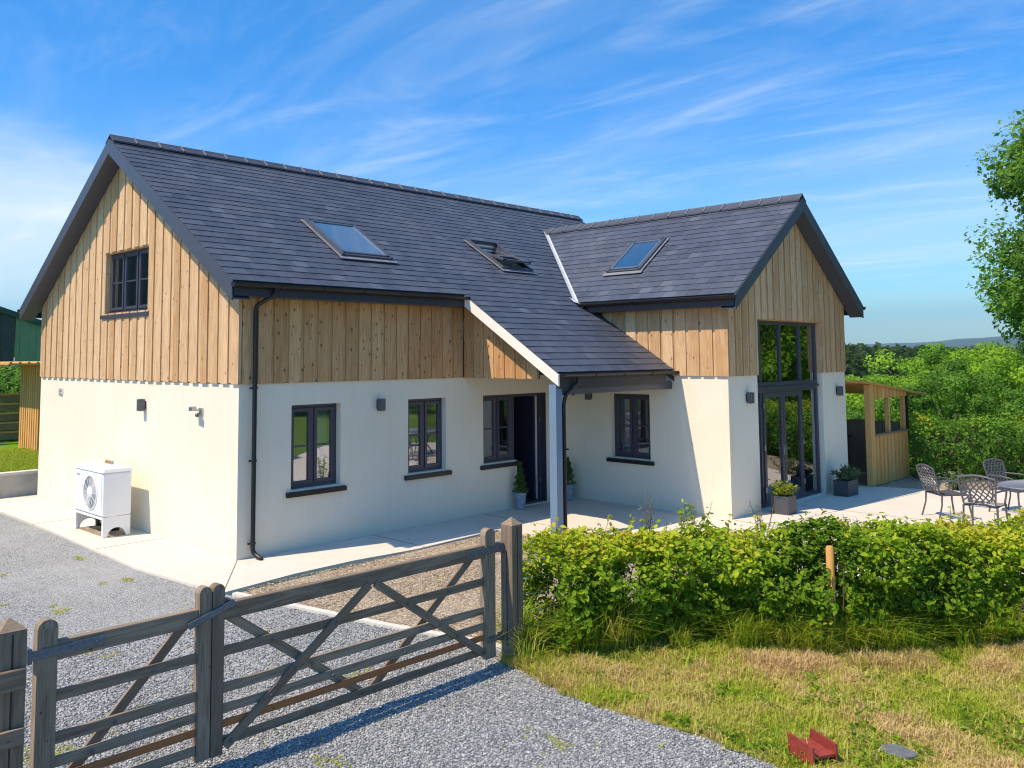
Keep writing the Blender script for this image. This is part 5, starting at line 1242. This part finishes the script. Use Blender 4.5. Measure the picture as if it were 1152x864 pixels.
# ------------------------------------------------------------------ left side: barn, fence, shelter, shrub
t = thing('barn', 'green corrugated agricultural barn beyond the back lawn', 'barn', (0, 28, .5))
zb_ = lambda x: 4.96-(x-4.0)*.35 if x > -12 else 9
m = MB(); N = 150; xs = np.linspace(-13, 9.4, N)
for a, b in zip(xs, xs[1:]):
    if not (2.9 < (a+b)/2 < 4.55 or (a+b)/2 < .4):
        o1 = .03 if int((a+13)/.3) % 2 else 0
        m.hexa([(a, 25-o1, .3), (b, 25-o1, .3), (b, 25.05, .3), (a, 25.05, .3), (a, 25-o1, zb_(a)), (b, 25-o1, zb_(b)), (b, 25.05, zb_(b)), (a, 25.05, zb_(a))], .5)
m.box(9.35, 9.4, 25.05, 40, .3, 3.1); m.build('cladding', 'barn_green', t)
m = MB()
for (p0, p1) in ((2.9, 4.55), (-13, .4)):
    xx = np.linspace(p0, p1, int((p1-p0)/.2))
    for i, (a, b) in enumerate(zip(xx, xx[1:])):
        o1 = .03*(i % 2); m.hexa([(a, 25.02-o1, .3), (b, 25.02-o1, .3), (b, 25.06, .3), (a, 25.06, .3), (a, 25.02-o1, zb_(a)), (b, 25.02-o1, zb_(b)), (b, 25.06, zb_(b)), (a, 25.06, zb_(a))], .5)
m.build('dark_sheeting', 'barn_dark', t)
m = MB(); m.hexa([(-13.2, 24.85, zb_(-11.9)-.12), (9.6, 24.85, zb_(9.6)-.12), (9.6, 40, zb_(9.6)-.12), (-13.2, 40, zb_(-11.9)-.12), (-13.2, 24.85, zb_(-11.9)+.1), (9.6, 24.85, zb_(9.6)+.1), (9.6, 40, zb_(9.6)+.1), (-13.2, 40, zb_(-11.9)+.1)]); m.build('barn_roof', 'barn_trim', t)
t = thing('board_fence', 'weathered horizontal board fence at the back of the lawn', 'fence', (-1, 16, .5))
for k in range(5):
    m = MB(); m.box(-12, 2.6, 16, 16.04, .62+k*.27, .62+k*.27+.225, along=0); m.build('board', 'fence_timber', t)
    m = MB(); m.box(-12, 2.6, 15.975, 15.999, .62+k*.27+.19, .62+k*.27+.245, along=0); m.build('ledge', 'new_timber', t)
for x in (-9, -6.4, -3.8, -1.2, 1.4): m = MB(); m.box(x, x+.1, 16.045, 16.14, .45, 1.98); m.build('fence_post', 'fence_timber', t)
t = thing('garden_shelter', 'orange timber garden shelter with a corrugated roof edge behind the house corner', 'shelter', (2.2, 13.8, .5))
m = MB()
for i in range(9):
    a = 12.98+i*.17; m.box(1.55-.03, 1.55, a, a+.105, .45, 2.78); m.box(1.551, 1.57, a-.01, a+.16, .45, 2.78)
for i in range(14): a = 1.58+i*.17; m.box(a, a+.15, 12.98, 13.0, .45, 2.78)
m.build('wall_boards', 'new_timber', t)
m = MB(); m.box(.75, 4, 12.95, 15.5, 2.785, 2.83, along=0); m.build('roof_boards', 'new_timber', t)
m = MB()
for i in range(15): x = .8+i*.22; m.tube([(x, 12.93, 2.835), (x, 15.5, 2.835)], .038, 8)
m.build('roof_battens', 'new_timber', t)
def shrub(name, label, x, y, z, r, h, n, sz, lm, bot=.1):
    t = thing(name, label, 'shrub', (x, y, z)); d = RNG.normal(size=(n, 3)); d /= np.linalg.norm(d, axis=1)[:, None]; q = 1-.5*RNG.uniform(0, 1, n)**2; b = 1+.5*(fbm(d[:, 0]*3+x, d[:, 1]*3+d[:, 2]*2)-.5)
    X = np.stack([x+d[:, 0]*r*q*b, y+d[:, 1]*r*.7*q*b, z+h*.5+d[:, 2]*h*.5*q*b], 1); leaves('foliage', X, sz, lm, t, .4, d, off=(x, y, z), aspect=.6)
    m = MB(); [m.tube([(x+RNG.normal(0, .1), y, z), (x+RNG.normal(0, r*.4), y+RNG.normal(0, r*.2), z+h*.7)], [.03, .01], 5) for k in range(8)]; m.build('stems', 'twig', t)
shrub('laurel_shrub', 'glossy dark green shrub showing above the board fence below the barn', 2.4, 17.9, .5, 2.3, 2.15, 6000, .16, 'leaf_tree')
shrub('laurel_shrub', 'second glossy dark shrub over the board fence farther left', -2.0, 18.3, .5, 2.2, 2.0, 5000, .16, 'leaf_tree')
# longer grass by the shelter
x, y = scatter(60000, -2.5, 3, 9.05, 14, lambda x, y: x < 9)
gb = blades('lawn_grass', np.stack([x, y, np.full(len(x), .5)], 1), .06, .008, 'blade', np.clip(RNG.normal(.27, .06, len(x)), 0, .45), .6); tag(gb, 'bright green lawn grass above the retaining wall', 'grass', kind='stuff')

# ------------------------------------------------------------------ haze
m = MB(); m.box(-9500, 9500, -9500, 9500, -40, 420); k = NT('haze_air'); k.n.remove(k.b)
pv = k.add('ShaderNodeVolumePrincipled'); pv.inputs['Color'].default_value = (.55, .78, 1, 1); pv.inputs['Density'].default_value = .00013; pv.inputs['Anisotropy'].default_value = 0.3
k.link(pv.outputs[0], k.out.inputs['Volume']); M['haze_air'] = k.m
hz = m.build('haze', 'haze_air'); tag(hz, 'thin pale summer haze over the distant hills', 'haze', kind='stuff')

# ------------------------------------------------------------------ light
S = Vector((-.66, .17, 1)).normalized(); elev = math.asin(S.z); rot = math.atan2(S.x, S.y)
sun = bpy.data.lights.new('sun', 'SUN'); sun.energy = 2.6; sun.angle = math.radians(.5); sun.color = (1, .93, .84)
so_ = bpy.data.objects.new('sun', sun); COL.objects.link(so_); so_.rotation_euler = S.to_track_quat('Z', 'Y').to_euler()
wd_ = bpy.data.worlds.new('World'); SC.world = wd_; wd_.use_nodes = True; nt = wd_.node_tree; N_ = nt.nodes; L_ = nt.links
bg = N_['Background']; bg.inputs['Strength'].default_value = .145
sky = N_.new('ShaderNodeTexSky'); sky.sky_type = 'NISHITA'; sky.sun_disc = False; sky.sun_elevation = elev; sky.sun_rotation = rot; sky.air_density = 1.0; sky.dust_density = .35; sky.ozone_density = 2.5
hs = N_.new('ShaderNodeHueSaturation'); hs.inputs['Saturation'].default_value = 1.72; hs.inputs['Value'].default_value = .86; L_.new(sky.outputs[0], hs.inputs['Color'])
tc = N_.new('ShaderNodeTexCoord'); sp = N_.new('ShaderNodeSeparateXYZ'); L_.new(tc.outputs['Generated'], sp.inputs[0])
def mth(op, a, b=None, c=None):
    n = N_.new('ShaderNodeMath'); n.operation = op
    for i, v in enumerate((a, b, c)):
        if v is None: continue
        if isinstance(v, (int, float)): n.inputs[i].default_value = v
        else: L_.new(v, n.inputs[i])
    return n.outputs[0]
zc = mth('MAXIMUM', mth('ADD', sp.outputs['Z'], .06), .02)
cx = mth('DIVIDE', sp.outputs['X'], zc); cyy = mth('DIVIDE', sp.outputs['Y'], zc)
cb = N_.new('ShaderNodeCombineXYZ'); L_.new(cx, cb.inputs[0]); L_.new(cyy, cb.inputs[1])
def cloud(rotz, scl, nscale, lo, hi, dist, detail=9, rough=.6, locx=0):
    mp = N_.new('ShaderNodeMapping'); mp.inputs['Rotation'].default_value = (0, 0, rotz); mp.inputs['Scale'].default_value = scl; mp.inputs['Location'].default_value = (locx, locx*.3, 0); L_.new(cb.outputs[0], mp.inputs[0])
    n = N_.new('ShaderNodeTexNoise'); n.inputs['Scale'].default_value = nscale; n.inputs['Detail'].default_value = detail; n.inputs['Roughness'].default_value = rough; n.inputs['Distortion'].default_value = dist; L_.new(mp.outputs[0], n.inputs['Vector'])
    r = N_.new('ShaderNodeMapRange'); r.interpolation_type = 'SMOOTHSTEP'; r.inputs[1].default_value = lo; r.inputs[2].default_value = hi; L_.new(n.outputs[0], r.inputs[0]); return r.outputs[0]
c1 = cloud(math.radians(20), (1, .34, 1), 1.9, .46, .92, 1.6, rough=.64, locx=3.1)
c2 = cloud(math.radians(-40), (1, .45, 1), 1.0, .44, .90, 1.3, rough=.64, locx=7.3)
low = N_.new('ShaderNodeMapRange'); low.interpolation_type = 'SMOOTHSTEP'; low.inputs[1].default_value = .34; low.inputs[2].default_value = .02; L_.new(sp.outputs['Z'], low.inputs[0])
c3 = cloud(math.radians(60), (.5, .22, 1), .5, .36, .62, .5, detail=6, locx=11.7)
def bank(az, el, r0, r1, ns):
    d = Vector((math.sin(az)*math.cos(el), math.cos(az)*math.cos(el), math.sin(el)))
    vm = N_.new('ShaderNodeVectorMath'); vm.operation = 'SUBTRACT'; L_.new(tc.outputs['Generated'], vm.inputs[0]); vm.inputs[1].default_value = d
    vs = N_.new('ShaderNodeVectorMath'); vs.operation = 'MULTIPLY'; L_.new(vm.outputs[0], vs.inputs[0]); vs.inputs[1].default_value = (1, 1, 2.6)
    ln = N_.new('ShaderNodeVectorMath'); ln.operation = 'LENGTH'; L_.new(vs.outputs[0], ln.inputs[0])
    nn = N_.new('ShaderNodeTexNoise'); nn.inputs['Scale'].default_value = ns; nn.inputs['Detail'].default_value = 8; nn.inputs['Roughness'].default_value = .6
    m2 = N_.new('ShaderNodeMapping'); m2.inputs['Scale'].default_value = (1, 1, 2.4); L_.new(tc.outputs['Generated'], m2.inputs[0]); L_.new(m2.outputs[0], nn.inputs['Vector'])
    t_ = mth('ADD', ln.outputs['Value'], mth('MULTIPLY', mth('SUBTRACT', nn.outputs[0], .5), .55*r1))
    r = N_.new('ShaderNodeMapRange'); r.interpolation_type = 'SMOOTHSTEP'; r.inputs[1].default_value = r1; r.inputs[2].default_value = r0; L_.new(t_, r.inputs[0]); return r.outputs[0]
b1 = bank(.20, math.radians(7.5), .12, .36, 5); b2 = bank(1.36, math.radians(6.5), .10, .48, 4)
bk = mth('ADD', mth('MULTIPLY', b1, .46), mth('MULTIPLY', b2, .12))
cl = mth('MINIMUM', mth('ADD', bk, mth('ADD', mth('ADD', mth('MULTIPLY', c1, .34), mth('MULTIPLY', c2, .26)), mth('MULTIPLY', mth('MULTIPLY', c3, low.outputs[0]), .22))), .92)
mx = N_.new('ShaderNodeMix'); mx.data_type = 'RGBA'; L_.new(cl, mx.inputs[0]); gr = N_.new('ShaderNodeValToRGB'); ge = gr.color_ramp.elements; ge[0].position = 0; ge[0].color = (.33, .70, .98, 1); ge[1].position = .75; ge[1].color = (.72, 1.0, 1, 1); q_ = ge.new(.3); q_.color = (.38, .77, .98, 1); L_.new(sp.outputs['Z'], gr.inputs[0])
ml = N_.new('ShaderNodeMix'); ml.data_type = 'RGBA'; ml.blend_type = 'MULTIPLY'; ml.inputs[0].default_value = 1; L_.new(hs.outputs[0], ml.inputs[6]); L_.new(gr.outputs[0], ml.inputs[7])
L_.new(ml.outputs[2], mx.inputs[6]); mx.inputs[7].default_value = (3.5, 4.1, 4.7, 1)
L_.new(mx.outputs[2], bg.inputs['Color'])
SC.view_settings.view_transform = 'Standard'; SC.view_settings.look = 'None'; SC.view_settings.gamma = 1; SC.view_settings.use_white_balance = True; SC.view_settings.white_balance_temperature = 8300; SC.view_settings.white_balance_tint = 10; SC.view_settings.exposure = 1.12

# ------------------------------------------------------------------ camera
cam = bpy.data.cameras.new('camera'); co = bpy.data.objects.new('camera', cam); COL.objects.link(co); SC.camera = co
f, yaw, pit, roll, ppx, ppy = 979.345, .786, .07761, -.00626, 538.868, 324.574
Fv = Vector((math.sin(yaw)*math.cos(pit), math.cos(yaw)*math.cos(pit), math.sin(pit))); Rv = Vector((math.cos(yaw), -math.sin(yaw), 0)); Uv = Rv.cross(Fv)
R2 = Rv*math.cos(roll)+Uv*math.sin(roll); U2 = -Rv*math.sin(roll)+Uv*math.cos(roll)
mt = Matrix((R2, U2, -Fv)).transposed().to_4x4(); mt.translation = Vector((-6.6355, -11.6514, 2.9414)); co.matrix_world = mt
cam.sensor_width = 36; cam.lens = f*36/1152; cam.shift_x = (576-ppx)/1152; cam.shift_y = -(432-ppy)/1152; cam.clip_start = .05; cam.clip_end = 20000
SC.render.engine = 'CYCLES'; SC.render.resolution_x = 1024; SC.render.resolution_y = 768
SC.cycles.max_bounces = 8; SC.cycles.filter_width = 1.15; SC.cycles.transparent_max_bounces = 12; SC.cycles.volume_bounces = 0; SC.cycles.volume_step_rate = 10
